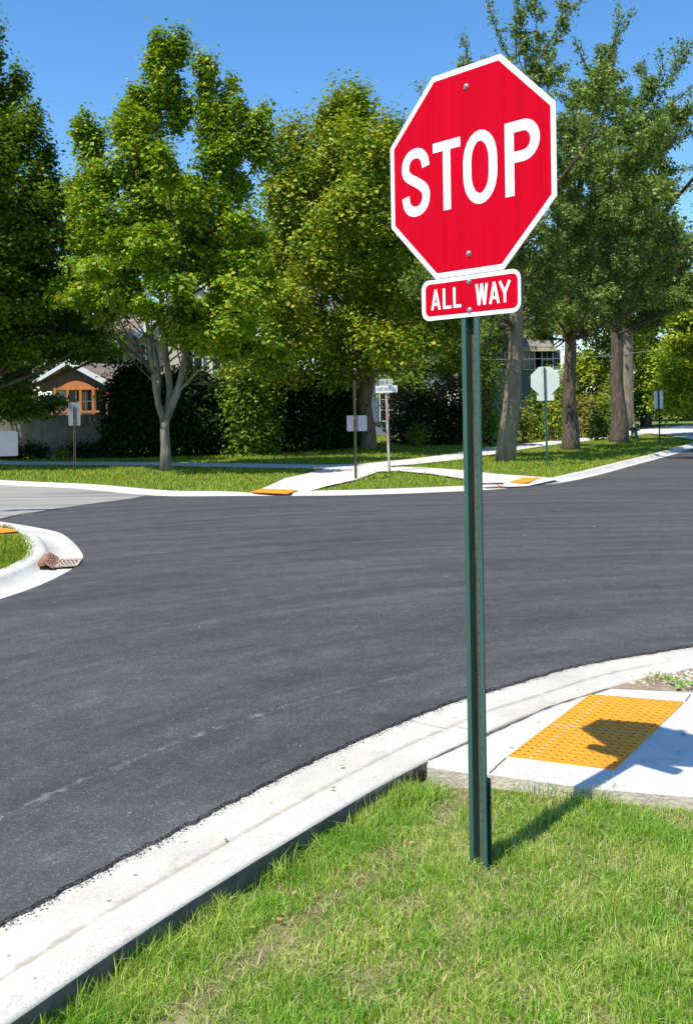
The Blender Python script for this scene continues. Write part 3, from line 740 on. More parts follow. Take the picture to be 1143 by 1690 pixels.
# the plate cut by the left edge
xx, yy, _ = at(-30, 732, 15.0)
small_sign('rectangular_sign', 'wide grey sign back cut off by the left edge', xx, yy, GZ, 1.5, R_(4), [('sign_plate', rrect(.14, 1.13, .84, .40, .03), M['alu'])], M['olivepost'])
x, y, _ = G(1087.5, 731, GZ)
small_sign('rectangular_sign', 'pale upright sign back on a dark brown post near the driveway', x, y, GZ, 2.08, R_(8), [('sign_plate', rrect(0, 1.70, .37, .70, .04), M['alu_pale'])], M['brownpost'])
# far stop sign seen from behind
x, y, _ = G(902.5, 768, GZ)
W = plane_fn(x, y, 0, R_(-16)); t = thing('stop_sign', 'pale back of a far stop sign on a leaning green post across the road', 'stop sign', (x, y, GZ))
Wf = W; zc = 2.22
flat_post(W, GZ-.2, 2.56).build('post', [M['post'], M['post']], t)
mb = MB(); plate(mb, [(a, b+zc) for a, b in oct_(.36)], W, -.042, -.037); op = mb.build('octagonal_panel', M['alu_light'], t)
mb = MB(); face(mb, [(a, b+zc) for a, b in oct_(.36)][::-1], -.0426, W); mb.build('red_field', M['red'], op)
mb = MB(); plate(mb, rrect(0, zc-.435, .44, .15, .035), W, -.042, -.037); mb.build('plaque', M['alu_light'], t)
t.rotation_euler = (0, R_(-.8), 0)
# street name sign
x, y, _ = G(642, 779, GZ)
t = thing('street_name_sign', 'leaning rust streaked pole with two crossed street name blades, HAWTHORN lower', 'street sign', (x, y, GZ))
mb = MB(); mb.tube([(x, y, GZ-.2), (x, y, 1.2), (x, y, 1.98)], .03, 12); mb.build('pole', M['galv'], t)
mb = MB(); mb.lathe((x, y, 1.98), [(.034, -.05), (.034, .02), (.018, .03), (.018, .09), (.03, .10), (.03, .12)], 12); mb.build('bracket', M['bolt'], t)
def blade(yaw, cz, w, h, txt, mat, lmat, sg=1):
    Wb = plane_fn(x, y, cz, yaw); mb = MB(); plate(mb, rrect(0, 0, w, h, .008, 2), Wb, -.003+sg*.036, .003+sg*.036); o = mb.build('name_blade', mat, t)
    n = len(txt); cw = (w-.05)/n; words = [[]]
    for i, c in enumerate(txt):
        if c == ' ': words.append([])
        else: words[-1].append((c, (-w/2+.025+i*cw+cw*.10, -w/2+.025+(i+1)*cw-cw*.12, -h*.30, h*.30, cw*.20)))
    for lst in words:
        mb = MB(); lettering(mb, lst, Wb, .0036+sg*.036, .0003); mb.build('lettering', lmat, o)
blade(R_(4), 2.04, .52, .165, 'HAWTHORN LA', M['signwhite'], M['black'])
blade(R_(-50), 2.205, .47, .155, 'WOODLAND LA', M['signshade'], M['black'], 0)
t.rotation_euler = (0, R_(-1.2), 0)

# hydrant
x, y, _ = G(1046, 722, GZ)
t = thing('fire_hydrant', 'dark green fire hydrant on the grass beside the third street tree trunk', 'hydrant', (x, y, GZ))
MB().lathe((x, y, GZ), [(.19, 0), (.19, .06), (.145, .08), (.135, .40), (.16, .42), (.16, .46), (.13, .50), (.10, .58), (.05, .63), (.03, .64), (.03, .69)], 14).build('barrel', M['hydrant'], t, True)
mb = MB(); mb.lathe((0, 0, 0), [(.06, 0), (.06, .12), (.075, .12), (.075, .16)], 10)
for k, a in enumerate((0, 120, 240)):
    m2 = MB(); m2.lathe((0, 0, 0), [(.06, .10), (.06, .18), (.07, .18), (.07, .22)], 10); m2.xf(Matrix.Translation((x, y, GZ+.36)) @ Matrix.Rotation(R_(a+200), 4, 'Z') @ Matrix.Rotation(R_(90), 4, 'Y')); m2.build('nozzle_cap', M['hydrant'], t)

# storm drains
def drain(c, d, w, l, label, hood=True, z=.0, nn=4, hh=.12):
    d = np.array(d, float); d /= np.linalg.norm(d); n_ = np.array([-d[1], d[0]])
    t = thing('storm_drain', label, 'storm drain', (c[0], c[1], z))
    Mx = Matrix(((d[0], n_[0], 0, c[0]), (d[1], n_[1], 0, c[1]), (0, 0, 1, z), (0, 0, 0, 1)))
    MB().box((0, 0, 0), (w, l, .02), M=Mx @ Matrix.Translation((0, 0, .004))).build('pit', M['hole'], t)
    mb = MB()
    for s_ in (-1, 1): mb.box(0, (.025, l, .03), M=Mx @ Matrix.Translation((s_*w/2, 0, .012))); mb.box(0, (w-.025, .025, .03), M=Mx @ Matrix.Translation((0, s_*(l/2-.012), .012)))
    for i in range(nn+6):
        for s_ in (-1, 1):
            mb.box(0, (.016, l*1.02, .012+.001*s_), M=Mx @ Matrix.Translation((-w/2+w*(i+.5)/(nn+6), 0, .021)) @ Matrix.Rotation(R_(32*s_), 4, 'Z') @ Matrix.Scale(.98, 4))
    # trim the diagonal bars to the frame
    m0 = np.array(mb.v); inv = np.linalg.inv(np.array(Mx)); loc = (np.column_stack([m0, np.ones(len(m0))]) @ inv.T)[:, :3]
    loc[:, 0] = np.clip(loc[:, 0], -w/2, w/2); mb.v = [tuple(p) for p in (np.column_stack([loc, np.ones(len(loc))]) @ np.array(Mx).T)[:, :3]]
    mb.build('grate', M['rust'], t)
    if hood:
        mh = MB(); x0 = -w/2-.03
        for i in range(3): mh.box(0, (.03, l, .028), M=Mx @ Matrix.Translation((x0+.02*(0), 0, .03+i*hh/2.2)))
        for j in range(6): mh.box(0, (.034, .025, hh), M=Mx @ Matrix.Translation((x0, -l/2+l*(j+.5)/6, .03+hh/2-.02)))
        mh.box(0, (.13, l+.04, .018), M=Mx @ Matrix.Translation((x0-.05, 0, .015+hh)))
        mh.build('inlet_hood', M['rust'], t)
        MB().box(0, (.02, l, hh), M=Mx @ Matrix.Translation((x0-.04, 0, .03+hh/2-.02))).build('inlet_recess', M['hole'], t)
    return t
def lattice(parent, name, quad, nu, nv, mat, th=.010, bw=.013):
    """an iron grille spanning a four-cornered opening, with crossing diagonal bars and a frame"""
    Q = [np.array(q, float) for q in quad]; nrm = np.cross(Q[1]-Q[0], Q[3]-Q[0]); nrm /= np.linalg.norm(nrm); nrm = nrm if nrm[2] > 0 else -nrm
    f = lambda u, v, h=0: (Q[0]*(1-u)+Q[1]*u)*(1-v)+(Q[3]*(1-u)+Q[2]*u)*v+nrm*h
    mb = MB()
    def bar(a, b, w_, h0, h1):
        A, B = f(*a), f(*b); d = B-A; d /= np.linalg.norm(d); sd_ = np.cross(nrm, d)*w_/2
        mb.add([A-sd_+nrm*h0, A+sd_+nrm*h0, B+sd_+nrm*h0, B-sd_+nrm*h0, A-sd_+nrm*h1, A+sd_+nrm*h1, B+sd_+nrm*h1, B-sd_+nrm*h1], [[3, 2, 1, 0], [4, 5, 6, 7], [0, 1, 5, 4], [1, 2, 6, 5], [2, 3, 7, 6], [3, 0, 4, 7]])
    for a, b in (((0, 0), (1, 0)), ((0, 1), (1, 1))): bar(a, b, bw*1.7, 0, th+.002)
    for a, b in (((0, 0), (0, 1)), ((1, 0), (1, 1))): bar(a, b, bw*1.7, 0, th+.003)
    for i in range(-nv, nu):
        for sgn in (0, 1):
            # clipped diagonal in unit cells
            u0, u1 = i/nu, (i+nv)/nu; v0, v1 = 0.0, 1.0
            if u0 < 0: v0 = (0-u0)/(u1-u0); u0 = 0.0
            if u1 > 1: v1 = v0+(v1-v0)*(1-u0)/(u1-u0) if v0 else (1-i/nu)/((i+nv)/nu-i/nu); u1 = 1.0
            if u1-u0 < .02: continue
            if sgn: bar((1-u0, v0), (1-u1, v1), bw, 0, th+.001)
            else: bar((u0, v0), (u1, v1), bw, 0, th)
    o = mb.build(name, mat, parent)
    mp = MB(); mp.add([f(0, 0, -.002), f(1, 0, -.002), f(1, 1, -.002), f(0, 1, -.002)], [[0, 1, 2, 3]]); mp.build(name+'_pit', M['hole'], parent); return o
M['rustpale'] = rusty('worn_grate_bars', (.30, .19, .13), (.46, .38, .30), .45, (1, 1, 1), 14)
qg = [G(86, 937, .014), G(127, 934, .014), G(135, 923, .014), G(86, 925, .014)]
t = thing('storm_drain', 'rust brown lattice storm drain with a raised back on the left island kerb', 'storm drain', G(100, 930, .01))
lattice(t, 'grate', qg, 7, 2, M['rustpale'])
qa, qb = np.array(G(88, 938, .018)), np.array(G(96, 922, .018)); inw = np.array((-.09, .0, .055))
lattice(t, 'inlet_hood', [qa, qb, qb+inw, qa+inw], 4, 2, M['rust'], .012, .018)
mb = MB(); mb.add([tuple(qa+inw), tuple(qb+inw), tuple(qb+inw+(-.07, 0, .004)), tuple(qa+inw+(-.07, 0, .004)), tuple(qa+inw-(0, 0, .03)), tuple(qb+inw-(0, 0, .03)), tuple(qb+inw+(-.07, 0, -.03)), tuple(qa+inw+(-.07, 0, -.03))], [[0, 1, 2, 3], [4, 7, 6, 5], [0, 4, 5, 1], [1, 5, 6, 2], [2, 6, 7, 3], [3, 7, 4, 0]])
mb.build('hood_cap', M['rust'], t)
a = np.array(G(800, 804, .03)[:2]); b_ = np.array(G(832, 803, .03)[:2]); d_ = b_-a
drain((a+b_)/2+np.array((-.02, .12)), (d_[1], -d_[0]), .22, .5, 'low rusty storm drain inlet in the far kerb beside the orange ramp mat', True, .0, hh=.05)

# ------------------------------------------------------------------ grass blades
def blades(name, P, z, hgt, wid, mat, label, lean=.6, seed=1, hvar=.35, kind='stuff', cat='grass', segs=2):
    r = np.random.default_rng(seed); n = len(P)
    a = r.uniform(0, 2*np.pi, n); la = r.uniform(0, 2*np.pi, n); ll = np.abs(r.normal(0, lean, n))
    h = hgt*np.clip(r.normal(1, hvar, n), .3, 2.0) if np.isscalar(hgt) else hgt*np.clip(r.normal(1, hvar, n), .3, 2.0)
    w = wid*r.uniform(.6, 1.3, n)
    ca, sa = np.cos(a), np.sin(a)
    base = np.column_stack([P, np.broadcast_to(z, n)])
    side = np.column_stack([ca*w/2, sa*w/2, np.zeros(n)])
    ld = np.column_stack([np.cos(la)*ll*h, np.sin(la)*ll*h, np.zeros(n)])
    up = np.column_stack([np.zeros(n), np.zeros(n), h])
    mid = base+up*.55+ld*.3; tip = base+up*np.clip(1-.25*ll, .5, 1)[:, None]+ld
    V = np.stack([base-side, base+side, mid+side*.8, mid-side*.8, tip], 1).reshape(-1, 3)
    b = np.arange(n)*5
    tri = np.concatenate([np.column_stack([b, b+1, b+2]), np.column_stack([b, b+2, b+3]), np.column_stack([b+3, b+2, b+4])])
    o = mesh_obj(name, V, tri, mat); tag(o, label, cat, kind=kind); return o
def scatter(poly, dens, seed=0):
    r = np.random.default_rng(seed); q = np.array(poly); lo, hi = q.min(0), q.max(0)
    n = int((hi-lo).prod()*dens); P = r.uniform(lo, hi, (n, 2)); return P[in_poly(P, poly)]
nbk = offset(near_O, .47); nbk = nbk[(nbk[:, 1] > 2.0) & (nbk[:, 0] < G(690, 1266, SZ)[0])]
nbk = nbk
vis = [tuple(p) for p in nbk]+[G(704, 1270, SZ)[:2], G(818, 1284, SZ)[:2], G(975, 1306, SZ)[:2], G(1143, 1321, SZ)[:2], (2.4, 3.45), (2.2, 2.4), (-.2, 2.1)]
P = scatter(vis, 34000, 3)
core = (P[:, 1] > 2.3)
P = P[core]
f1 = field(P, 3.1); f2 = field(P, 9.0, 5.0); 
# thinner, yellower streak parallel to the kerb as in a worn edge
def dist_back(P):
    Q = nbk[::2]; d = np.full(len(P), 9.0)
    for q_ in Q: d = np.minimum(d, np.hypot(P[:, 0]-q_[0], P[:, 1]-q_[1]))
    return d
db = dist_back(P)
bare = np.exp(-((db-.32-.10*f1)/.075)**2)*np.clip((f2+.35)*4, 0, 1)
dens = np.clip(.72+.5*f1+.35*f2, .25, 1)*(1-.96*bare)
keep = rng.uniform(0, 1, len(P)) < dens
P = P[keep]; f1 = f1[keep]; f2 = f2[keep]; db = db[keep]
hg = (1-.5*bare[keep])*.033*(1+.55*f1+.5*f2)+.024*np.exp(-(db/.16)**2)*(.5+1.1*(f2 > 0))
blades('near_grass', P, lawn_z(P)-.002, hg, .0036, M['blade_near'], 'bright mown grass around the foot of the stop sign post', .75, 11)
# straw coloured thatch lying low
Pt = scatter(vis, 3000, 5); Pt = Pt[Pt[:, 1] > 2.3]
M['straw'] = leaf_mat('straw_blade', [(.45, .40, .20), (.58, .52, .30), (.36, .30, .16)], .2)
blades('dry_thatch', Pt, lawn_z(Pt)+.003, .022, .003, M['straw'], 'straw coloured dry blades lying low in the mown grass', 1.6, 12, cat='dry grass')
# clumps of taller grass against the kerb
def tufts(name, centres, n, rad, z, h, w, mat, label, seed):
    r = np.random.default_rng(seed); Pp = np.concatenate([np.array(c[:2])+r.normal(0, rad, (n, 2)) for c in centres])
    return blades(name, Pp, lawn_z(Pp)-.002 if z == GN else z, h, w, mat, label, .75, seed)
tufts('kerbside_grass_tufts', [G(640, 1300, 0), G(675, 1305, 0), G(610, 1325, 0), G(560, 1360, 0), G(700, 1300, 0), G(520, 1385, 0), G(450, 1420, 0), G(355, 1480, 0), G(300, 1510, 0), G(250, 1560, 0)], 260, .045, GN, .075, .0042, M['blade_near'], 'taller tufts of grass crowding against the dark back of the near kerb', 21)
tufts('slab_edge_weeds', [G(960, 1312, .0), G(925, 1308, 0), G(880, 1300, 0), G(1000, 1318, 0), G(990, 1316, 0)], 60, .05, GN, .075, .003, M['blade_near'], 'thin weeds fringing the grass side of the ramp slab', 22)
tufts('soil_weeds', [G(1070, 1127, 0), G(1090, 1125, 0), G(1080, 1120, 0), G(1098, 1128, 0)], 40, .03, .012, .035, .004, M['blade_far'], 'low sparse weeds on the bare soil by the near kerb', 23)
# weed plant in the soil
x, y, _ = G(1121, 1134, .012)
t = thing('weed_plant', 'small leafy weed growing out of the bare soil at the right edge', 'weed', (x, y, .012))
mb = MB(); ml = MB()
for k in range(15):
    a = k*2.4; r = rng.uniform(.03, .075); zt = rng.uniform(.02, .065); c0 = Vector((x, y, .012)); c1 = c0+Vector((r*math.cos(a), r*math.sin(a), zt))
    mb.tube([c0, (c0+c1)/2+Vector((0, 0, .012)), c1], .0015, 4)
    d = Vector((math.cos(a), math.sin(a), rng.uniform(-.3, .25))).normalized(); s_ = d.cross(Vector((0, 0, 1))).normalized(); l = rng.uniform(.035, .06)
    ml.add([c1, c1+d*l*.4+s_*l*.33, c1+d*l, c1+d*l*.4-s_*l*.33, c1+d*l*.45+Vector((0, 0, -.006))], [[0, 1, 4], [1, 2, 4], [2, 3, 4], [3, 0, 4]])
M['weed'] = leaf_mat('weed_leaf', [(.16, .34, .06), (.22, .42, .09)])
mb.build('stem', M['weed'], t); ml.build('leaves', M['weed'], t)

# far grass
def farband(w0, w1):
    A = offset(far_O, -w0)[::1]; B = offset(far_O, -w1)
    m = (A[:, 0] > -14) & (A[:, 0] < 17); return [tuple(p) for p in A[m]]+[tuple(p) for p in B[m][::-1]]
bad = [pl([(400, 822), (471, 788), (541, 768), (600, 766), (660, 768), (625, 779), (586.5, 793), (502, 816)]), pl([(625, 779), (642, 767), (700, 770), (767, 775), (813, 781), (904, 787), (935, 791), (870, 803), (838, 806), (795, 798), (767, 791.5), (712, 783), (660, 778.5)]), pl([(1000, 717), (1052, 707), (1143, 699), (1260, 693), (1300, 722), (1143, 728), (1118, 723), (1075, 717)])]
def ribpoly(pts, w):
    C_ = spline(pts, .5); return [tuple(p) for p in offset(C_, w/2)]+[tuple(p) for p in offset(C_, -w/2)[::-1]]
bad += [ribpoly([(-34, 43), (-16, 32), g(0, 764), g(150, 765), g(287, 766), g(420, 768.5), g(541, 770), g(600, 769)], 1.5), ribpoly([g(560, 770), g(600, 768.5), g(646, 765.5), g(743, 755), g(848, 738.5), g(932, 728.5), g(1005, 719.5), g(1070, 714), g(1143, 706), (23, 62)], 1.5)]
Pf = scatter([tuple(p) for p in farband(.56, 22)], 190, 9)
wide = rng.uniform(0, 1, len(Pf)) < np.clip(1.25-(Pf[:, 1]-18)/26, .25, 1)
ok = wide
for q_ in bad: ok &= ~in_poly(Pf, q_)
Pf = Pf[ok]
blades('far_grass', Pf, GZ-.02, .055, .022, M['blade_far'], 'sunlit lawn grass across the road between kerb, paths and hedges', .6, 31)
Pi = scatter([tuple(p) for p in ib[(ib[:, 1] > 7) & (ib[:, 1] < 15)]]+[(-7, 7.5), (-8, 15)], 2200, 10)
Pi = Pi[~in_poly(Pi, px2([(-90, 880), (-60, 860), (40, 872), (44, 882), (-90, 884)], .1))]
blades('island_grass', Pi, GZ-.01, .07, .011, M['blade_far'], 'shaggy bright grass on the left corner island', .6, 32)

# ------------------------------------------------------------------ trees
TK = 2.6; LK = 2.3
def leaves_mesh(name, C_, Nr, size, mat, parent, r, aspect=.8, fold=.25):
    n = len(C_)
    Nr = Nr/np.linalg.norm(Nr, axis=1)[:, None]
    a = r.normal(0, 1, (n, 3)); T = a-(a*Nr).sum(1)[:, None]*Nr; T /= np.linalg.norm(T, axis=1)[:, None]; B = np.cross(Nr, T)
    s = (size*r.uniform(.4, 1.5, n))[:, None]
    v0 = C_-T*s*.5; v2 = C_+T*s*.5; v1 = C_+B*s*aspect*.5+Nr*s*fold*.5+T*s*.08; v3 = C_-B*s*aspect*.5+Nr*s*fold*.5+T*s*.08
    V = np.stack([v0, v1, v2, v3], 1).reshape(-1, 3); b = np.arange(n)*4
    tri = np.concatenate([np.column_stack([b, b+1, b+2]), np.column_stack([b, b+2, b+3])])
    return mesh_obj(name, V, tri, mat, parent)
def bez(p0, p1, p2, n):
    t = np.linspace(0, 1, n)[:, None]; return (1-t)**2*p0+2*t*(1-t)*p1+t*t*p2
def lobe(px, py, rx, ry, Y, dy=0.0, depth=1.0):
    c = at(px, py, Y+dy); k = (Y+dy)/F; return (np.array(c), np.array((rx*k, (rx*k*depth), ry*k)))
def tree(name, label, base, stems, lobes, tips, lpt, mat, bark, lsize=.10, sig=.20, seed=1, group=None, style='maple', cat='tree', up=.9, extra=None, sleeve=.10, wig=.03, bdy=0, bz=9, ls=1.0, minz=2.0, shrink=1.0, flat=.5):
    """stems: list of (points, radii); lobes: ellipsoids of the crown; tips: twigs per cubic metre^(2/3)"""
    r = np.random.default_rng(seed); base = np.array(base, float); lpt = lpt*LK
    t = thing(name, label, cat, tuple(base), group)
    tr = MB(); S_ = []
    for pts, rad in stems:
        P_ = spline(pts, .35); R2 = np.interp(np.linspace(0, 1, len(P_)), np.linspace(0, 1, len(rad)), rad)
        P_ = P_+np.array([[mn.noise((p[2]*.7, seed, 0))*wig, mn.noise((p[2]*.7, seed+5, 0))*wig, 0] for p in P_])
        tr.tube(P_, list(R2), 10); S_.append((P_, R2))
    tr.build('trunk', bark, t, True)
    SP = np.concatenate([s_[0] for s_ in S_]); SR = np.concatenate([s_[1] for s_ in S_])
    br = MB(); Cs = []; Ns = []
    extra_l = []
    for q_, bd in enumerate(bdy if isinstance(bdy, tuple) else ((bdy,) if bdy else ())):
        extra_l += [(c+np.array((r.normal(0, .3), bd*r.uniform(.7, 1.3), .25*(bd < 0))), rad*.9) for i_, (c, rad) in enumerate(lobes) if (i_+q_) % 2 and c[2] < bz+1.5]
    lobes = list(lobes)+extra_l
    lobes = [(c, rad*(ls*(1 if c[2] < bz else shrink))) for c, rad in lobes]
    for (c, rad) in lobes:
        # limb to the lobe from the stem
        hd = np.hypot(SP[:, 0]-c[0], SP[:, 1]-c[1]); want = c[2]-rad[2]*.8-hd*up
        cost = np.abs(SP[:, 2]-want)+hd*.4; cost = cost+np.where(SP[:, 2] < base[2]+minz, 50, 0); i = int(np.argmin(cost)); a = SP[i]
        lc = c-np.array((0, 0, rad[2]*.55))
        mid = (a+lc)/2+np.array((0, 0, -.12*np.linalg.norm(lc-a)))*(1 if style == 'maple' else .2)
        lead = bez(a, mid, lc, 8); top = c+np.array((0, 0, rad[2]*.65))
        lead = np.concatenate([lead, bez(lc, (lc+top)/2+r.normal(0, .1, 3), top, 8)[1:]])
        r0 = min(SR[i]*.45, .015+.018*np.linalg.norm(c-a)**.7)
        br.tube(lead, list(np.linspace(r0, .012, len(lead))), 6, cap=False)
        vol = rad.prod()**(2/3); nt = max(5, int(tips*TK*vol))
        for k in range(nt):
            d = r.normal(0, 1, 3); d /= np.linalg.norm(d); q_ = r.uniform(.25, 1)**.45
            p = c+d*rad*q_
            dl = np.linalg.norm((lead-p)*np.array((1, 1, .8)), axis=1)
            below = np.where(lead[:, 2] < p[2]-.25*np.hypot(lead[:, 0]-p[0], lead[:, 1]-p[1]), 0, 2.0)
            j = int(np.argmin(dl+below)); b0 = lead[j]
            ln = np.linalg.norm(p-b0)+1e-6
            m2 = (b0+p)/2+np.array((0, 0, -.10*ln))+r.normal(0, .05*ln, 3)
            tw = bez(b0, m2, p, 5)
            br.tube(tw, [.012, .009, .007, .005, .003], 3, cap=False)
            dirv = (tw[-1]-tw[-2]); dirv /= np.linalg.norm(dirv)+1e-9
            if style == 'ginkgo':
                m = max(6, int(lpt*(.6+ln)))
                tt = r.uniform(.15, 1.05, m)[:, None]
                q2 = (1-tt)**2*b0+2*tt*(1-tt)*m2+tt*tt*p+r.normal(0, sleeve, (m, 3))
                out = q2-((1-tt)**2*b0+2*tt*(1-tt)*m2+tt*tt*p)
                Cs.append(q2); Ns.append(out/np.linalg.norm(out, axis=1)[:, None]*.6+np.array((0, 0, .4))+r.normal(0, .5, (m, 3)))
            else:
                m = int(lpt*r.uniform(.5, 1.4)); ax = dirv*.4+np.array((0, 0, .6)); ax /= np.linalg.norm(ax)
                hz = np.array((dirv[0], dirv[1], .25)); hz /= np.linalg.norm(hz)
                along = r.normal(0, 1.0, m)[:, None]*sig; off = r.normal(0, 1.0, (m, 3))*sig*np.array((1.05, 1.05, flat))
                if c[2] > bz: hz = np.array((dirv[0]*.5, dirv[1]*.5, 1.2)); hz /= np.linalg.norm(hz); along = along*1.45; off = off*np.array((.8, .8, 1))
                q2 = p+hz*along*.8+off; q2[:, 2] -= .35*np.hypot(q2[:, 0]-p[0], q2[:, 1]-p[1])**1.3
                Cs.append(q2)
                o_ = (q2-c)/rad
                Ns.append(np.array((0, 0, .8))+o_*.30+r.normal(0, .36, (m, 3)))
    for spk in (extra or []):
        P_ = spline(spk, .2); n_ = len(P_)
        br.tube(P_, list(np.linspace(.03, .006, n_)), 5, cap=False)
        L2 = sum(np.linalg.norm(np.diff(P_, axis=0), axis=1)); m = int(L2*150)
        idx = r.uniform(0, n_-1.001, m); i0 = idx.astype(int); fr = (idx-i0)[:, None]
        q2 = P_[i0]*(1-fr)+P_[i0+1]*fr+r.normal(0, sleeve, (m, 3))
        Cs.append(q2); Ns.append(r.normal(0, .6, (m, 3))+np.array((0, 0, .4)))
    if br.v: br.build('branches', M['bark_dark'], t, True)
    Cs = np.concatenate(Cs); Ns = np.concatenate(Ns)
    leaves_mesh('crown', Cs, Ns, lsize, mat, t, r)
    return t, len(Cs)
NL = 0
def T(*a, **k):
    global NL
    t, n = tree(*a, **k); NL += n; return t

def stem_px(pts, Y, rads, dz=0):
    return ([np.array(at(a, b, Y+(c[0] if c else 0))) for a, b, *c in pts], rads)
# far left tall maple
Y = 27.5; B_ = np.array(at(-75, 773, Y)); B_[2] = GZ
T('maple_tree', 'tall cone shaped dark green maple cut off by the left edge', B_,
  [([B_+(0, 0, -.2), B_+(0, 0, 2), B_+(.1, 0, 6), B_+(.2, 0, 11.5)], [.24, .2, .13, .03])],
  [lobe(-12, 72, 14, 42, Y), lobe(-20, 120, 38, 60, Y), lobe(22, 165, 26, 55, Y), lobe(-50, 200, 60, 80, Y), lobe(48, 222, 28, 50, Y, -.5), lobe(5, 240, 50, 60, Y, -1), lobe(-60, 310, 90, 80, Y), lobe(72, 290, 34, 55, Y), lobe(20, 330, 70, 70, Y, -1.4),
   lobe(-70, 420, 110, 80, Y), lobe(60, 400, 60, 60, Y, -1), lobe(92, 360, 26, 50, Y), lobe(0, 480, 90, 60, Y, -1.6), lobe(85, 480, 45, 50, Y), lobe(-60, 560, 130, 55, Y), lobe(40, 555, 60, 38, Y, -.8), lobe(165, 580, 36, 18, Y, 1.0), lobe(-15, 620, 50, 35, Y, .5), lobe(140, 535, 40, 22, Y, 1.6), lobe(20, 665, 50, 20, Y, .8)],
  10, 135, M['lf_dark'], M['bark_dark'], .112, .20, 41, bdy=(2.6, -1.8), bz=7, ls=.92)
# main multi stemmed maple
Y = 25.2; b0 = G(273, 776, GZ); BX = np.array(b0)
Y = b0[1]
def sp(a, b, dy=0): return np.array(at(a, b, Y+dy))
T('maple_tree', 'young multi-stemmed maple with pale lichened bark alone on the sunny verge', BX,
  [([sp(273, 784), sp(273, 745), sp(272, 700), sp(276, 672, .1)], [.155, .128, .12, .11]),
   ([sp(272, 700), sp(261, 665, -.1), sp(254, 620, -.25), sp(246, 560, -.5), sp(234, 480, -.8)], [.095, .07, .058, .045, .02]),
   ([sp(274, 695), sp(281, 645, .2), sp(274, 590, .35), sp(268, 520, .4), sp(264, 400, .3), sp(265, 200, .2), sp(268, 110, 0)], [.095, .08, .075, .07, .06, .04, .015]),
   ([sp(276, 690), sp(292, 650, -.1), sp(304, 600, -.2), sp(306, 540, -.1), sp(315, 440, 0), sp(345, 300, .2), sp(375, 150, .2)], [.10, .078, .07, .062, .05, .035, .015]),
   ([sp(292, 650, -.1), sp(325, 615, -.5), sp(362, 585, -.9), sp(400, 550, -1.3)], [.045, .032, .024, .015]),
   ([sp(262, 660), sp(262, 610, .6), sp(245, 540, 1.2), sp(200, 440, 1.3)], [.055, .045, .035, .02])],
  [lobe(272, 85, 26, 26, Y), lobe(292, 75, 18, 28, Y, .3), lobe(268, 125, 42, 42, Y), lobe(278, 185, 40, 55, Y, .3), lobe(223, 165, 24, 42, Y, .4), lobe(205, 205, 22, 40, Y), lobe(232, 235, 48, 55, Y, -.5),
   lobe(136, 232, 15, 46, Y), lobe(160, 245, 14, 36, Y), lobe(150, 310, 40, 52, Y), lobe(195, 300, 44, 55, Y, -.6), lobe(255, 280, 50, 50, Y, -.4),
   lobe(337, 115, 13, 30, Y), lobe(345, 165, 26, 45, Y), lobe(386, 175, 32, 48, Y), lobe(412, 205, 30, 52, Y, .3), lobe(360, 225, 42, 50, Y, -.4), lobe(432, 235, 14, 50, Y), lobe(385, 280, 46, 50, Y, -.2), lobe(345, 300, 34, 45, Y, -.6), lobe(350, 365, 55, 42, Y),
   lobe(135, 375, 30, 40, Y, .3), lobe(185, 385, 52, 40, Y, -.5), lobe(245, 350, 46, 42, Y, -.9), lobe(290, 325, 22, 30, Y, -.9), lobe(270, 410, 36, 28, Y, -1.0), lobe(225, 440, 48, 34, Y, -1), lobe(150, 445, 45, 30, Y, .4), lobe(205, 480, 40, 28, Y, -1.2), lobe(120, 480, 40, 22, Y, .5), lobe(160, 510, 46, 18, Y, .6),
   lobe(330, 420, 40, 24, Y, -.5), lobe(400, 400, 45, 30, Y, .4), lobe(360, 450, 50, 24, Y, -.5), lobe(425, 460, 36, 26, Y, .3), lobe(345, 505, 52, 24, Y, -1.2), lobe(398, 510, 40, 28, Y, -1.0), lobe(300, 545, 34, 18, Y, -1.3), lobe(420, 560, 34, 18, Y, -.8), lobe(345, 560, 44, 20, Y, -1.5), lobe(385, 575, 40, 18, Y, -.6), lobe(440, 595, 34, 20, Y, 0), lobe(290, 500, 34, 22, Y, -1.4), lobe(250, 500, 30, 20, Y, -1.5)],
  13.5, 130, M['lf_maple'], M['bark_maple'], .104, .165, 42, bdy=(2.3, -1.6), bz=5.6, ls=.90, shrink=.90, minz=2.2)
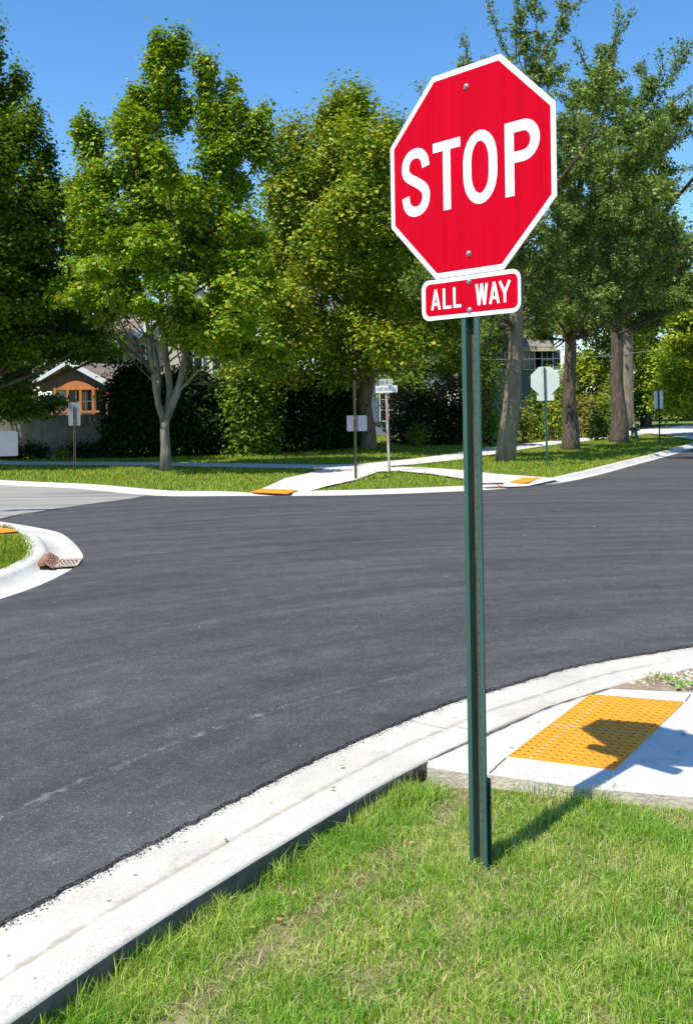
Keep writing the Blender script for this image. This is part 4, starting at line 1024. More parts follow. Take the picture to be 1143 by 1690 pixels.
# middle olive tree, turning
b0 = G(606, 739, GZ); Y = b0[1]
T('maple_tree', 'large round olive green tree turning yellow at its top, left of the stop sign', b0,
  [([sp(606, 748), sp(605, 715), sp(600, 670), sp(607, 620), sp(604, 560), sp(600, 480), sp(596, 380), sp(585, 250)], [.40, .29, .26, .23, .19, .14, .09, .03]),
   ([sp(603, 640), sp(590, 600, -.8), sp(560, 560, -1.4), sp(520, 500, -2)], [.12, .09, .06, .03]), ([sp(606, 610), sp(635, 570, .5), sp(660, 520, 1), sp(680, 440, 1)], [.12, .09, .06, .03])],
  [lobe(562, 185, 40, 30, Y), lobe(600, 190, 34, 30, Y, .6), lobe(538, 195, 22, 26, Y), lobe(486, 235, 12, 28, Y), lobe(512, 255, 30, 40, Y), lobe(555, 240, 50, 44, Y, -1), lobe(610, 240, 46, 44, Y, -.6), lobe(648, 225, 22, 30, Y),
   lobe(484, 300, 30, 42, Y), lobe(525, 310, 50, 44, Y, -1.6), lobe(590, 310, 52, 46, Y, -2), lobe(650, 300, 40, 50, Y), lobe(474, 365, 30, 42, Y), lobe(510, 380, 52, 44, Y, -1.8), lobe(575, 390, 55, 44, Y, -2.4), lobe(640, 390, 50, 50, Y, -1), lobe(690, 380, 40, 44, Y),
   lobe(470, 440, 45, 36, Y, -1), lobe(530, 455, 50, 34, Y, -2.6), lobe(600, 465, 50, 34, Y, -2.8), lobe(660, 480, 50, 34, Y, -1.6), lobe(720, 460, 45, 40, Y, .4), lobe(470, 510, 44, 26, Y, -2.2), lobe(545, 525, 46, 24, Y, -3), lobe(620, 535, 48, 24, Y, -2.6), lobe(690, 550, 44, 26, Y, -1.5), lobe(480, 560, 46, 22, Y, -2.6), lobe(560, 575, 34, 18, Y, -3), lobe(470, 600, 40, 20, Y, -2.8), lobe(540, 615, 36, 18, Y, -2.6), lobe(640, 585, 34, 18, Y, -2.4), lobe(745, 520, 36, 36, Y, .5)],
  5.0, 140, M['lf_olive'], M['bark_tan'], .135, .32, 43, bdy=(3.0, -3.4), bz=9, ls=.98, minz=4.0, flat=.75)
# ginkgos
b0 = G(835, 760, GZ); Y = b0[1]
T('ginkgo_tree', 'ginkgo with a thick leaning tan trunk directly right of the sign post', b0,
  [([sp(832, 770), sp(836, 735), sp(844, 660), sp(850, 590), sp(852, 520), sp(856, 400), sp(862, 250), sp(868, 60)], [.30, .22, .195, .175, .14, .09, .05, .03])],
  [lobe(700, 200, 20, 40, Y), lobe(722, 290, 34, 60, Y), lobe(770, 120, 16, 50, Y), lobe(800, 130, 30, 60, Y), lobe(855, 60, 24, 70, Y), lobe(885, 40, 26, 70, Y, .4), lobe(930, 30, 16, 50, Y), lobe(840, 160, 50, 70, Y, -.6), lobe(905, 130, 46, 70, Y), lobe(760, 260, 60, 70, Y), lobe(850, 300, 70, 80, Y, -.8), lobe(925, 240, 50, 80, Y), lobe(750, 400, 60, 70, Y), lobe(830, 420, 60, 60, Y, 1.2), lobe(915, 380, 52, 70, Y, -.3), lobe(700, 460, 44, 40, Y, .5), lobe(900, 470, 46, 40, Y, .8), lobe(770, 500, 40, 26, Y, .8), lobe(885, 520, 36, 22, Y, 1.5), lobe(790, 560, 30, 26, Y, 2.5)],
  8.5, 62, M['lf_ginkgo'], M['bark_tan'], .078, .2, 44, 'ginkgos along the right hand street', 'ginkgo', up=.5, sleeve=.085, bdy=(-2.6,), bz=8, minz=3.5,
  extra=[[sp(850, 120), sp(815, 40), sp(800, -20)], [sp(850, 100), sp(852, 20), sp(856, -40)], [sp(870, 130), sp(925, 40), sp(965, -5)], [sp(800, 200), sp(775, 110), sp(762, 55)], [sp(730, 260), sp(705, 180), sp(690, 135)]])
b0 = G(943, 741, GZ); Y = b0[1]
T('ginkgo_tree', 'slender ginkgo with a straight dark trunk behind the far stop sign', b0,
  [([sp(940, 750), sp(942, 715), sp(938, 650), sp(941, 580), sp(942, 500), sp(950, 380), sp(965, 240), sp(1000, 110), sp(1020, 40)], [.34, .23, .195, .18, .15, .10, .06, .03, .02])],
  [lobe(1000, 95, 26, 34, Y), lobe(985, 140, 46, 40, Y), lobe(940, 170, 40, 50, Y, .4), lobe(960, 230, 60, 50, Y, -.6), lobe(1025, 190, 46, 50, Y), lobe(920, 290, 50, 60, Y, .4), lobe(990, 300, 56, 56, Y, -1), lobe(1055, 265, 36, 44, Y), lobe(930, 380, 55, 50, Y, -.8), lobe(1010, 385, 60, 50, Y, -.5), lobe(900, 450, 50, 40, Y), lobe(975, 460, 55, 40, Y, -1.0), lobe(1050, 440, 50, 44, Y, .3), lobe(880, 510, 40, 24, Y, .6), lobe(940, 520, 44, 22, Y, -1), lobe(1010, 520, 40, 22, Y), lobe(880, 545, 40, 20, Y, 2.0), lobe(970, 545, 34, 18, Y, 1)],
  8.0, 72, M['lf_ginkgo'], M['bark_dark'], .085, .2, 45, 'ginkgos along the right hand street', 'ginkgo', up=.45, sleeve=.10, bdy=(-2.8, -5.0), bz=9, minz=3.5,
  extra=[[sp(1000, 160), sp(1015, 70), sp(1045, 12)], [sp(1005, 100), sp(1018, 50), sp(1020, 8)], [sp(975, 130), sp(945, 60)], [sp(1040, 220), sp(1060, 150), sp(1062, 95)]])
b0 = G(1023, 729, GZ); Y = b0[1]
T('ginkgo_tree', 'wide armed ginkgo with a thick dark trunk beside the green hydrant', b0,
  [([sp(1020, 738), sp(1022, 700), sp(1017, 640), sp(1017, 570), sp(1016, 500), sp(1030, 380), sp(1050, 250), sp(1065, 150)], [.42, .27, .235, .22, .18, .12, .07, .03])],
  [lobe(1065, 130, 22, 40, Y), lobe(1050, 200, 40, 50, Y), lobe(1090, 220, 34, 40, Y), lobe(1000, 260, 50, 60, Y, .6), lobe(1080, 300, 44, 44, Y), lobe(1030, 360, 60, 50, Y, -.6), lobe(1090, 400, 46, 36, Y), lobe(1140, 420, 50, 30, Y), lobe(980, 440, 50, 44, Y), lobe(1050, 470, 56, 36, Y, -.8), lobe(1120, 470, 52, 26, Y), lobe(1180, 380, 40, 40, Y), lobe(1070, 520, 46, 20, Y)],
  6.0, 92, M['lf_ginkgo'], M['bark_dark'], .10, .2, 46, 'ginkgos along the right hand street', 'ginkgo', up=.35, sleeve=.13, bdy=(-3.2, -6.0), bz=10, minz=4,
  extra=[[sp(1060, 210), sp(1095, 150), sp(1120, 105), sp(1150, 60)], [sp(1070, 220), sp(1110, 170), sp(1150, 140)], [sp(1080, 150), sp(1092, 110), sp(1088, 80)], [sp(1095, 150), sp(1115, 110), sp(1110, 75)], [sp(1120, 110), sp(1130, 90), sp(1120, 66)], [sp(1065, 270), sp(1100, 215), sp(1160, 160)], [sp(1075, 290), sp(1110, 220), sp(1165, 195)], [sp(1060, 320), sp(1100, 285), sp(1150, 275), sp(1170, 270)], [sp(1060, 360), sp(1110, 320), sp(1165, 300)], [sp(1040, 350), sp(1075, 325), sp(1120, 315)]])

# ------------------------------------------------------------------ background trees and shrubs
def bush(name, label, c, rad, n, lsize, mat, seed, cat='shrub', clump=26, group=None, z0=GZ):
    r = np.random.default_rng(seed); c = np.array(c, float); rad = np.array(rad, float)
    t = thing(name, label, cat, (c[0], c[1], z0), group)
    mb = MB(); k = max(3, n//clump); Cs = []; Ns = []
    for i in range(k):
        zf = r.uniform(0, 1)**.85; th = r.uniform(0, 2*np.pi); rr = (1-zf**3.2)**.5*(.82+.18*zf)*(.35+.65*r.uniform(0, 1)**.45)
        top_ = c[2]+rad[2]; p = np.array((c[0]+rad[0]*rr*math.cos(th), c[1]+rad[1]*rr*math.sin(th), z0+.05+(top_-z0-.05)*zf))
        s_ = .16*rad.mean()+.04
        q2 = p+r.normal(0, s_, (clump, 3)); q2[:, 2] = np.maximum(q2[:, 2], z0+.02)
        Cs.append(q2); Ns.append(np.array((0, 0, .6))+(q2-c)/rad*.5+r.normal(0, .5, (clump, 3)))
        if i < 24: mb.tube([(c[0]+r.normal(0, .05), c[1]+r.normal(0, .05), z0-.02), tuple((c*.5+p*.5)+(0, 0, 0)), tuple(p)], [.022, .014, .005], 4, cap=False)
    mb.build('stems', M['bark_dark'], t)
    leaves_mesh('foliage', np.concatenate(Cs), np.concatenate(Ns), lsize, mat, t, r); return t
def bush_px(name, label, px, ptop, pbase, wpx, Y, n, lsize, mat, seed, cat='shrub', clump=26, group=None, depth=1.0):
    xb = at(px, pbase, Y); xt = at(px, ptop, Y); z1 = xt[2]; hw = wpx/2*Y/F
    zc = GZ+(z1-GZ)*.42
    return bush(name, label, (xb[0], Y, zc), (hw, hw*depth, (z1-zc)), n, lsize, mat, seed, cat, clump, group)
hg_ = 'dark evergreen shrubs of the shaded hedge'
for i, (px_, pt, w_, Y_, lab) in enumerate([(225, 612, 95, 31.5, 'dark hedge shrub at the right end of the wooden fence'), (310, 618, 110, 32, 'dark hedge shrub behind the multi-stemmed maple'), (400, 612, 120, 33, 'tall dark hedge shrub between the maple and the grey sign back'), (490, 622, 110, 34, 'dark hedge shrub just left of the olive tree trunk'), (555, 650, 80, 35.5, 'low dark hedge shrub at the foot of the olive tree')]):
    bush_px('hedge_shrub', lab, px_, pt, 745, w_*1.1, Y_, 15000, .12, M['lf_dark' if i == 2 else 'lf_shaded'], 60+i, 'hedge', 30, hg_, .8)
bush_px('leafy_shrub', 'mid green leafy shrub standing before the dark hedge, right of the multi-stemmed maple', 415, 600, 745, 90, 31.6, 6000, .12, M['lf_dark'], 70)
bush_px('leafy_shrub', 'small sprawling plant at the foot of the wooden fence', 105, 742, 756, 24, 30.5, 350, .09, M['lf_shrub'], 71)
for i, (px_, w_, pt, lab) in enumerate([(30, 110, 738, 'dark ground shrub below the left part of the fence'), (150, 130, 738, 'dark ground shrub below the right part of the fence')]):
    bush_px('ground_shrub', lab, px_, pt, 760, w_, 31.2, 3500, .07, M['lf_shaded'], 72+i, group='ground shrubs below the fence', depth=.3)
rg = [ # px, top, base, width, Y, n, mat, label
 (700, 655, 735, 90, 38, 4500, 'lf_shaded', 'dark rounded shrub right of the street name sign'),
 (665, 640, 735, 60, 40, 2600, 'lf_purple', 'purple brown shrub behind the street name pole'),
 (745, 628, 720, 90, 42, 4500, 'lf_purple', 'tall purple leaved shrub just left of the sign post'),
 (757, 665, 735, 50, 37, 2200, 'lf_shaded', 'dark green shrub hard against the left of the sign post'),
 (688, 705, 735, 34, 36, 900, 'lf_shrub', 'low light green plant on the lawn right of the street name sign'),
 (808, 600, 700, 44, 36, 3200, 'lf_shrub', 'bright green shrub between the sign post and the tan trunk'),
 (800, 690, 740, 50, 39, 1600, 'lf_purple', 'low reddish shrub beneath the bright green one'),
 (866, 672, 735, 26, 38, 900, 'lf_gold', 'golden upright shrub left of the far stop sign'),
 (885, 655, 735, 40, 41, 2000, 'lf_shrub', 'round green shrub behind the far stop sign post'),
 (920, 640, 735, 44, 43, 2200, 'lf_shrub', 'clipped green shrub between the stop sign and the slender trunk'),
 (912, 668, 735, 36, 39, 1400, 'lf_olive', 'olive shrub low beside the slender trunk'),
 (968, 655, 728, 40, 42, 1800, 'lf_gold', 'yellowish shrub right of the slender trunk'),
 (995, 668, 728, 38, 42, 1600, 'lf_shrub', 'green shrub left of the wide armed ginkgo'),
 (985, 690, 728, 30, 39.5, 900, 'lf_shaded', 'small dark shrub at the foot of the garden bed'),
 (1003, 640, 715, 40, 48, 2000, 'lf_olive', 'tall olive shrub at the back of the garden'),
]
for i, (px_, pt, pb, w_, Y_, n_, mt, lab) in enumerate(rg):
    bush_px('garden_shrub', lab, px_, pt, pb, w_, Y_, n_, .10 if Y_ < 40 else .12, M[mt], 80+i)
def bgtree(name, label, px, Y, lobes, mat, lsize, seed, tips=2.6, lpt=85, sig=.5, bark='bark_dark', tr=.25, group=None):
    b0 = np.array(at(px, 700, Y)); b0[2] = GZ; top = min(lobe(*l, Y)[0][2] for l in lobes)+1
    topz = max(lobe(*l, Y)[0][2] for l in lobes)
    return T(name, label, b0, [([b0+(0, 0, -.2), b0+(.1, 0, topz*.35), b0+(0, .1, topz*.75)], [tr, tr*.7, .05])], [lobe(*l, Y) for l in lobes], tips, lpt, M[mat], M[bark], lsize, sig, seed, group)
bgtree('lime_maple_tree', 'bright yellow green tree low at the right edge above the pale sign', 1175, 43, [(1150, 560, 50, 50), (1120, 600, 46, 44), (1160, 640, 60, 36), (1100, 640, 32, 26), (1180, 500, 50, 50), (1130, 530, 34, 34), (1110, 660, 34, 18)], 'lf_yellow', .15, 100, 5, 80, .3)
gb = 'trees filling the background'
bgtree('background_tree', 'mid green tree showing between the two dark ginkgo trunks', 985, 56, [(985, 560, 44, 60), (1000, 620, 50, 40), (960, 620, 40, 40), (975, 500, 50, 40), (1045, 560, 40, 50)], 'lf_olive', .19, 101, 3.0, 80, .45)
bgtree('background_tree', 'dark green tree behind the wide armed ginkgo trunk', 1065, 60, [(1065, 540, 50, 60), (1075, 610, 50, 44), (1100, 480, 50, 40), (1060, 440, 50, 40), (1130, 560, 60, 60), (1170, 640, 70, 40), (1040, 660, 36, 20)], 'lf_dark', .20, 102, 3.0, 80, .45, tr=.4)
bgtree('background_tree', 'shady tree closing the street at the far right', 1160, 75, [(1130, 630, 70, 50), (1210, 560, 70, 80), (1080, 650, 50, 35)], 'lf_dark', .24, 103, 2.2, 80, .55)
bgtree('background_tree', 'tree behind the right hand house chimney side', 910, 75, [(880, 470, 60, 60), (940, 480, 60, 70), (820, 440, 60, 60), (1000, 450, 60, 60), (1060, 400, 50, 40)], 'lf_dark', .24, 104, 2.2, 80, .6)
bgtree('background_tree', 'dark tree behind the stop sign plate', 730, 55, [(700, 520, 60, 60), (760, 560, 60, 60), (730, 440, 60, 60), (800, 500, 50, 70), (680, 600, 50, 40), (650, 460, 50, 60), (745, 610, 50, 40)], 'lf_dark', .19, 105, 2.6, 85, .5)
bgtree('background_tree', 'dark tree behind the olive tree crown', 560, 62, [(520, 440, 70, 60), (600, 420, 60, 70), (640, 520, 60, 60), (470, 380, 40, 50)], 'lf_dark', .22, 106, 2.4, 85, .5)
bgtree('background_tree', 'tree rising behind the cream house roof', 420, 64, [(420, 420, 50, 60), (360, 440, 60, 50), (450, 500, 40, 50), (310, 430, 30, 30)], 'lf_dark', .22, 107, 2.4, 85, .5)
bgtree('background_tree', 'dark tree behind the tall left maple', 20, 44, [(30, 500, 70, 80), (-40, 420, 70, 90), (110, 540, 50, 40), (40, 620, 60, 50), (-40, 600, 60, 70), (120, 480, 36, 40), (155, 560, 40, 36), (175, 500, 30, 34)], 'lf_dark', .17, 108, 3.0, 85, .45)
bgtree('background_tree', 'dark shade tree between hedge and blue grey house', 690, 44, [(700, 610, 46, 40), (740, 590, 44, 44), (660, 620, 34, 30), (770, 560, 34, 40)], 'lf_dark', .15, 109, 3.4, 80, .4)
# a spray of orange leaves on the olive tree
orng = np.concatenate([np.array(at(a, b, 36.2))+rng.normal(0, .14, (50, 3)) for a, b in ((578, 548), (588, 556), (604, 552), (600, 577), (560, 570), (601, 566))])
for o in bpy.data.objects:
    if o.get('label', '').startswith('large round olive'): olive = o
leaves_mesh('autumn_leaves', orng, rng.normal(0, .5, orng.shape)+np.array((0, -.3, .7)), .13, M['lf_orange'], olive, rng)

# fallen leaves and grit
M['dead'] = leaf_mat('fallen_dry_leaf', [(.30, .17, .07), (.42, .28, .12), (.50, .40, .18), (.30, .32, .08)], .1)
fl = [scatter(vis, 9, 61)]
fl_z = [lawn_z(fl[0])+.026]
rp = rng.uniform((-5.5, 6.8), (5.5, 17.3), (70, 2)); fl.append(rp); fl_z.append(np.full(len(rp), .012))
gp = offset(near_O, .26)[rng.integers(20, 140, 12)]+rng.normal(0, .05, (12, 2)); fl.append(gp); fl_z.append(np.full(12, .010))
FP = np.column_stack([np.concatenate(fl), np.concatenate(fl_z)])
tag(leaves_mesh('fallen_leaves', FP, rng.normal(0, .12, FP.shape)+np.array((0, 0, 1)), .022, M['dead'], None, rng, .7, .1), 'small dry fallen leaves scattered over road, gutter and grass', 'leaf litter', kind='stuff')

# ------------------------------------------------------------------ fence
t = thing('wooden_fence', 'dark weathered board fence behind the left verge', 'fence', at(90, 745, 32.6)[:2]+(GZ,))
mb = MB(); xs = at(-120, 700, 32.6)[0]; xe = at(197, 700, 32.6)[0]; xx = xs; k = 0
while xx < xe:
    mb.box((xx, 32.6+rng.uniform(-.004, .004), GZ+.72+rng.uniform(-.015, .015)), (.138, .02, 1.44), rng.uniform(-.01, .01)); xx += .145
mb.build('boards', M['fence'], t)
mb = MB()
for zz3 in (.35, 1.15): mb.box(((xs+xe)/2, 32.64, GZ+zz3), (xe-xs, .05, .09))
mb.build('rails', M['fence'], t)
for i in range(4):
    MB().box((xs+.1+(xe-xs-.1)*i/3, 32.69, GZ+.74), (.1, .1, 1.5)).build('post', M['fence'], t)

# ------------------------------------------------------------------ buildings
def quad_uv(name, pts, mat, parent, thick=.08):
    """a roof slope: four corners, given thickness downwards, planar uv in metres"""
    P_ = [np.array(p, float) for p in pts]; a = P_[1]-P_[0]; b = P_[3]-P_[0]; nrm = np.cross(a, b); nrm /= np.linalg.norm(nrm)
    if nrm[2] < 0: nrm = -nrm
    au = a/np.linalg.norm(a); bu = np.cross(nrm, au)
    V = P_+[p-nrm*thick for p in P_]; UV = [((p-P_[0]) @ au, (p-P_[0]) @ bu) for p in V]
    return mesh_obj(name, V, [[0, 1, 2, 3], [7, 6, 5, 4], [0, 4, 5, 1], [1, 5, 6, 2], [2, 6, 7, 3], [3, 7, 4, 0]], mat, parent, uv=UV)
def beam(mb, a, b, w, h):
    a, b = Vector(a), Vector(b); d = (b-a); l = d.length; z_ = d.normalized(); x_ = Vector((0, 0, 1)).cross(z_)
    x_ = x_.normalized() if x_.length > 1e-4 else Vector((1, 0, 0)); y_ = z_.cross(x_)
    Mx = Matrix(((x_.x, y_.x, z_.x, (a.x+b.x)/2), (x_.y, y_.y, z_.y, (a.y+b.y)/2), (x_.z, y_.z, z_.z, (a.z+b.z)/2), (0, 0, 0, 1)))
    return mb.box(0, (w, h, l), M=Mx)
def window(parent, c, w, h, rz=0.0, fm='trimw', mull=(1, 1), shutters=None, gm='glass'):
    Mz = Matrix.Translation(c) @ Matrix.Rotation(rz, 4, 'Z')
    mb = MB()
    for s_ in (-1, 1):
        mb.box(0, (.05, .10, h+.10), M=Mz @ Matrix.Translation((s_*(w/2+.025), -.03, 0))); mb.box(0, (w, .098, .05), M=Mz @ Matrix.Translation((0, -.03, s_*(h/2+.025))))
    for i in range(1, mull[0]+1): mb.box(0, (.035, .06, h), M=Mz @ Matrix.Translation((-w/2+w*i/(mull[0]+1), -.02, 0)))
    for i in range(1, mull[1]+1): mb.box(0, (w, .055, .035), M=Mz @ Matrix.Translation((0, -.02, -h/2+h*i/(mull[1]+1))))
    f = mb.build('window', M[fm], parent)
    MB().box(0, (w, .03, h), M=Mz @ Matrix.Translation((0, 0, 0))).build('pane', M[gm], f)
    if shutters:
        for s_ in (-1, 1):
            ms = MB(); ms.box(0, (.38, .05, h+.1), M=Mz @ Matrix.Translation((s_*(w/2+.30), -.045, 0))); ms.build('shutter', M[shutters], parent)
# garden porch house behind the fence
Y = 37.5; k = Y/F
P0 = lambda a, b, y=None: np.array(at(a, b, Y if y is None else y))
t = thing('porch_house', 'small cottage with a cedar framed gable porch behind the wooden fence', 'house', (P0(119, 700)[0], Y, GZ))
ap, el, er = P0(115, 597), P0(57, 632), P0(181, 633); rb = P0(235, 596, Y+6); rr_ = P0(262, 628, Y+4.2)
back = np.array((2.2, 5.2, 0))
quad_uv('roof', [er+(0, -.1, 0), er+back, ap+back, ap+(0, -.1, 0)], M['roofb'], t, .12)
quad_uv('roof', [ap+(0, -.1, .004), ap+back+(0, 0, .004), el+back, el+(0, -.1, 0)], M['roofb'], t, .12)
mb = MB(); beam(mb, ap+(0, -.18, -.02), er+(0, -.18, -.02), .05, .20); beam(mb, ap+(-.02, -.182, -.02), el+(0, -.182, -.02), .05, .14); mb.build('rake_board', M['trimw'], t)
mb = MB(); gz = P0(119, 641)[2]; mb.add([ap+(0, .05, -.15), el+(.25, .05, -.08), el+(.25, .05, gz-el[2]-.1), er+(-.25, .05, gz-er[2]-.1), er+(-.25, .05, -.08)], [[0, 1, 2, 3, 4]])
mb.build('gable', M['rustweb'], t)
# arched cedar head
a0, a1 = P0(96, 641), P0(157, 641); mb = MB(); n = 14
arc = [(a0[0]+(a1[0]-a0[0])*i/n, a0[2]+math.sin(math.pi*i/n)*.29) for i in range(n+1)]
mb.add([(p[0], Y-.02, p[1]) for p in arc]+[(p[0], Y+.03, p[1]) for p in arc], [list(range(n+1))]+[[i+n+1, i+n+2, i+1, i] for i in range(n)]); mb.build('arch', M['cedar'], t)
mb = MB()
mb.box(((a0[0]+a1[0])/2, Y-.03, a0[2]-.03), (a1[0]-a0[0]+.3, .10, .09))
mb.box(((a0[0]+a1[0])/2-.1, Y-.06, P0(100, 680)[2]), (a1[0]-a0[0]+.55, .09, .08))
mb.box(((a0[0]+a1[0])/2-.1, Y-.06, P0(100, 690)[2]-.1), (a1[0]-a0[0]+.55, .08, .06))
mb.build('rail', M['cedar'], t)
for a in (92, 113, 134, 155, 178):
    p = P0(a, 660); MB().box((p[0], Y-.04, (P0(a, 641)[2]+GZ+.4)/2), (.10, .10, P0(a, 641)[2]-GZ-.4)).build('porch_post', M['cedar'], t)
mb = MB(); x_ = a0[0]-.2
while x_ < a1[0]+.1: mb.box((x_, Y-.06, (P0(100, 680)[2]+P0(100, 690)[2])/2-.06), (.035, .03, .22)); x_ += .11
mb.build('balusters', M['cedar'], t)
mb = MB(); wl = P0(66, 660); wr = P0(176, 660)
mb.box(((wl[0]+wr[0])/2, Y+1.6, (gz+GZ)/2), (wr[0]-wl[0], .1, gz-GZ)); mb.box((wr[0]+1.2, Y+2.9, (gz+GZ)/2-.05), (.1, 4.5, gz-GZ), R_(-23)); mb.build('wall', M['screen'], t)
window(t, (P0(125, 660)[0], Y+1.53, P0(125, 662)[2]), .75, 1.0)
# cream house
Y = 45.0
t = thing('cream_house', 'cream stucco house with brown shingle roof glimpsed behind the maple', 'house', (P0(300, 700)[0], Y, GZ))
def wallbox(a0_, a1_, top, y, dpt, mat, name='wall'):
    x0, x1 = P0(a0_, 600, y)[0], P0(a1_, 600, y)[0]; z1 = P0((a0_+a1_)/2, top, y)[2]
    return MB().box(((x0+x1)/2, y+dpt/2, (z1+GZ)/2), (x1-x0, dpt, z1-GZ)).build(name, M[mat], t)
wallbox(203, 242, 556, Y, 5, 'stucco'); wallbox(150, 203, 566, Y+1.2, 5, 'siding'); wallbox(270, 450, 560, Y-.5, 6, 'stucco'); wallbox(242, 270, 545, Y+.4, 5, 'stucco')
window(t, (P0(176, 600, Y+1.15)[0], Y+1.15, P0(176, 586, Y+1.15)[2]), 1.1, 1.0)
window(t, (P0(232, 590, Y-.04)[0]+.0, Y-.04, P0(222, 588, Y)[2]), .5, 1.1)
for a in (320, 365, 412): window(t, (P0(a, 600, Y-.55)[0], Y-.55, P0(a, 590, Y-.55)[2]), .8, 1.2)
# gable rakes climbing to the right, roof planes to the left
e0, e1 = P0(228, 552, Y-.6), P0(318, 455, Y-.6)
quad_uv('roof', [e0, e0+(0, 8, 0), e1+(0, 8, 0), e1], M['roofb'], t, .15)
e2 = P0(470, 575, Y-.6); quad_uv('roof', [e1+(.02, 0, .01), e1+(0, 8, .01), e2+(0, 8, 0), e2], M['roofb'], t, .15)
mb = MB(); beam(mb, e0+(-.05, -.1, -.1), e1+(0, -.1, -.1), .08, .34); beam(mb, e1+(.02, -.103, -.1), e2+(0, -.103, -.1), .08, .30); mb.build('rake_board', M['trimw'], t)
mb = MB(); mb.add([e0+(.4, .1, -.2), e1+(0, .1, -.3), e2+(-.4, .1, -.2)], [[0, 2, 1]]); mb.build('gable', M['stucco'], t)
f0, f1 = P0(145, 560, Y-.4), P0(232, 553, Y-.4); f2, f3 = P0(262, 505, Y+5), P0(178, 505, Y+5)
quad_uv('roof', [f0, f1, f2, f3], M['roofb'], t, .12)
mb = MB(); beam(mb, f0+(0, -.06, -.05), f1+(0, -.06, -.05), .14, .10); mb.build('gutter', M['siding'], t)
wallbox(195, 220, 515, Y+3.5, 2, 'siding', 'dormer')
e3, e4 = P0(455, 490, Y+3), P0(530, 490, Y+3)
quad_uv('roof', [e3, e4, P0(515, 440, Y+6), P0(470, 440, Y+6)], M['roofb'], t, .12)
# blue grey house behind the olive tree
Y = 50.0
t = thing('blue_grey_house', 'blue grey house with tall shuttered windows behind the olive tree trunk', 'house', (P0(610, 700)[0], Y, GZ))
wallbox(535, 735, 560, Y, 7, 'siding')
window(t, (P0(578, 600)[0], Y-.04, P0(578, 668)[2]), .9, 1.7, 0, 'trimw', (1, 2), 'shutter'); window(t, (P0(640, 600)[0], Y-.04, P0(640, 668)[2]), .9, 1.7, 0, 'trimw', (1, 2), 'shutter'); window(t, (P0(700, 600)[0], Y-.04, P0(700, 668)[2]), .9, 1.7, 0, 'trimw', (1, 2), 'shutter')
window(t, (P0(578, 600)[0], Y-.04, P0(578, 590)[2]), .9, 1.2, 0, 'trimw', (1, 1), 'shutter'); window(t, (P0(640, 600)[0], Y-.04, P0(640, 590)[2]), .9, 1.2, 0, 'trimw', (1, 1), 'shutter')
quad_uv('roof', [P0(525, 562, Y-.4), P0(745, 560, Y-.4), P0(720, 480, Y+4), P0(550, 482, Y+4)], M['roofg'], t, .15)
# brick house on the right
Y = 58.0
t = thing('grey_house', 'grey sided house with grey roof and shuttered upper windows right of the sign', 'house', (P0(870, 700)[0], Y, GZ))
wallbox(780, 912, 574, Y, 8, 'siding'); wallbox(806, 860, 540, Y-2.2, 3, 'siding', 'front_bay')
window(t, (P0(872, 600)[0], Y-.04, P0(872, 594)[2]), .62, 1.15, 0, 'trimw', (1, 1), 'shutter'); window(t, (P0(893, 600)[0]+.35, Y-.04, P0(893, 594)[2]), .62, 1.15, 0, 'trimw', (1, 1), 'shutter')
window(t, (P0(893, 600)[0]+.1, Y-.04, P0(893, 654)[2]), 1.0, 1.7, 0, 'trimw', (2, 1)); window(t, (P0(845, 600, Y-2.24)[0], Y-2.24, P0(845, 600, Y-2.2)[2]), .8, 1.3, 0, 'trimw', (1, 1))
quad_uv('roof', [P0(775, 571, Y-.5), P0(916, 573, Y-.5), P0(875, 535, Y+3), P0(790, 535, Y+3)], M['roofg'], t, .15)
quad_uv('roof', [P0(800, 540, Y-2.7), P0(864, 540, Y-2.7), P0(850, 505, Y), P0(812, 505, Y)], M['roofg'], t, .15)
mb = MB(); mb.box(((P0(775, 571)[0]+P0(916, 573)[0])/2, Y-.42, P0(850, 577)[2]), (P0(916, 573)[0]-P0(775, 571)[0]-.1, .14, .30)); mb.build('eaves_board', M['beige'], t)
wallbox(866, 880, 530, Y+1.4, 1.5, 'siding', 'dormer')
# white garage behind the far stop sign
Y = 62.0
t = thing('garage', 'small white outbuilding low behind the slender ginkgo trunk', 'garage', (P0(925, 700)[0], Y, GZ))
wallbox(905, 960, 640, Y, 4, 'trimw'); quad_uv('roof', [P0(900, 641, Y-.3), P0(965, 641, Y-.3), P0(955, 615, Y+2), P0(910, 615, Y+2)], M['roofg'], t, .1)
window(t, (P0(922, 660)[0], Y-.04, P0(922, 664)[2]), .9, .9)
# rear wall of trunks: one stump, wires
def wire(pts, label, r=.012):
    mb = MB(); mb.tube([tuple(p) for p in spline(pts, 1.0)], r, 5); tag(mb.build('utility_wire', M['wire']), label, 'wire')
wire([at(690, 594, 47), at(863, 592.5, 46), at(980, 589, 45), at(1095, 576, 44), at(1200, 560, 43)], 'thin utility wire sloping up behind the right hand trunks')
t = thing('oak_tree', 'stout pale trunk standing in the shade behind the green hydrant', 'tree', at(1031, 712, 52)[:2]+(GZ,))
b0 = np.array(at(1031, 706, 52)); b0[2] = GZ
MB().tube([b0+(0, 0, -.2), b0+(0, 0, 1), b0+(.1, 0, 4), b0+(.3, .2, 9)], [.62, .48, .40, .2], 12).build('trunk', M['bark_tan'], t, True)
r_ = np.random.default_rng(5); c0 = b0+(.3, .2, 10); d_ = r_.normal(0, 1, (7000, 3)); d_ /= np.linalg.norm(d_, axis=1)[:, None]
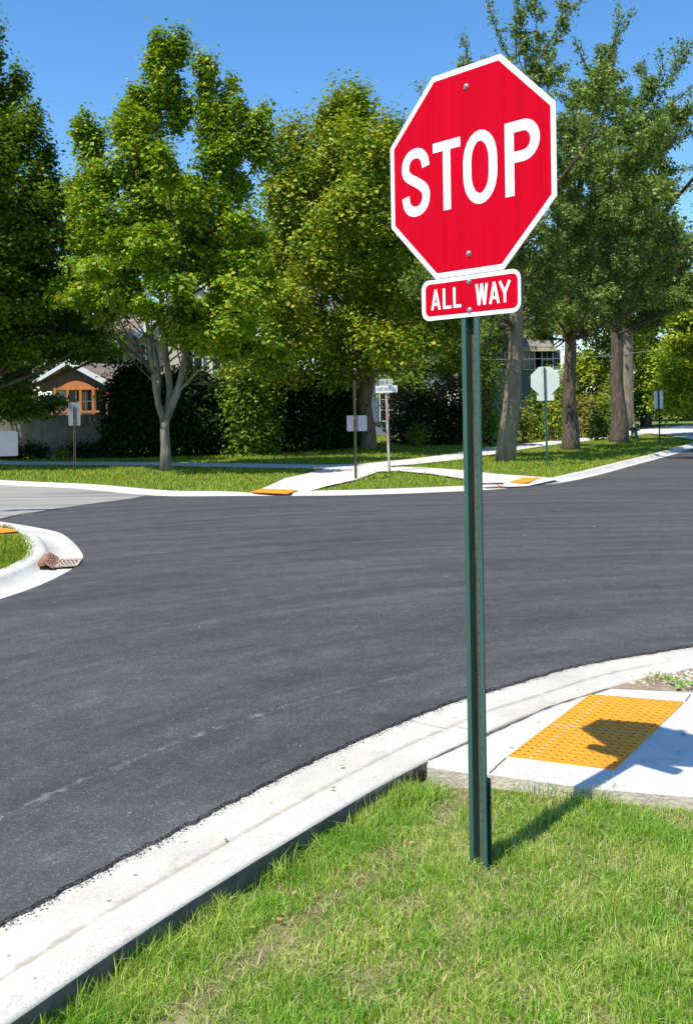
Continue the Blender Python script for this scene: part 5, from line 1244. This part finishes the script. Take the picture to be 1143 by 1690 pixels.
leaves_mesh('crown', c0+d_*np.array((3.4, 3.4, 2.6))*r_.uniform(.4, 1, (7000, 1))**.5+np.round(r_.normal(0, .4, (7000, 3)), 1), r_.normal(0, .5, (7000, 3))+np.array((0, 0, .7)), .2, M['lf_dark'], t, r_)
print('LEAVES', NL)

# ------------------------------------------------------------------ light, sky, camera
SUN = Vector((-.407, -.412, 1)).normalized()
sd = bpy.data.lights.new('sun', 'SUN'); sd.energy = 4.7; sd.angle = R_(.5); sd.color = (1.0, .935, .81)
so = bpy.data.objects.new('sun', sd); COL.objects.link(so); so.rotation_euler = (-SUN).to_track_quat('-Z', 'Y').to_euler(); so.location = (-10, -10, 30)
w = bpy.data.worlds.new('World'); SC.world = w; w.use_nodes = True; nt = w.node_tree
sk = nt.nodes.new('ShaderNodeTexSky'); sk.sky_type = 'NISHITA'; sk.sun_disc = False
sk.sun_elevation = math.asin(SUN.z); sk.sun_rotation = math.atan2(SUN.x, SUN.y); sk.altitude = 200; sk.air_density = 1.0; sk.dust_density = .3; sk.ozone_density = 3.0
hs = nt.nodes.new('ShaderNodeHueSaturation'); hs.inputs['Saturation'].default_value = 1.25; hs.inputs['Value'].default_value = 1.0; nt.links.new(sk.outputs[0], hs.inputs['Color'])
bg = nt.nodes['Background']; bg.inputs[1].default_value = .15; nt.links.new(hs.outputs[0], bg.inputs[0])
cd = bpy.data.cameras.new('camera'); co = bpy.data.objects.new('camera', cd); COL.objects.link(co); SC.camera = co
cd.sensor_fit = 'VERTICAL'; cd.sensor_height = 24; cd.lens = F/1690*24; cd.shift_y = -(845-CY)/1690; cd.clip_end = 2000; cd.clip_start = .05
co.matrix_world = Matrix.Translation((0, 0, H)) @ Matrix.Rotation(R_(90), 4, 'X') @ Matrix.Rotation(-ROLL, 4, 'Z')
SC.view_settings.view_transform = 'Standard'; SC.view_settings.look = 'None'; SC.view_settings.gamma = 1; SC.view_settings.exposure = .55
SC.cycles.max_bounces = 8; SC.cycles.transparent_max_bounces = 8
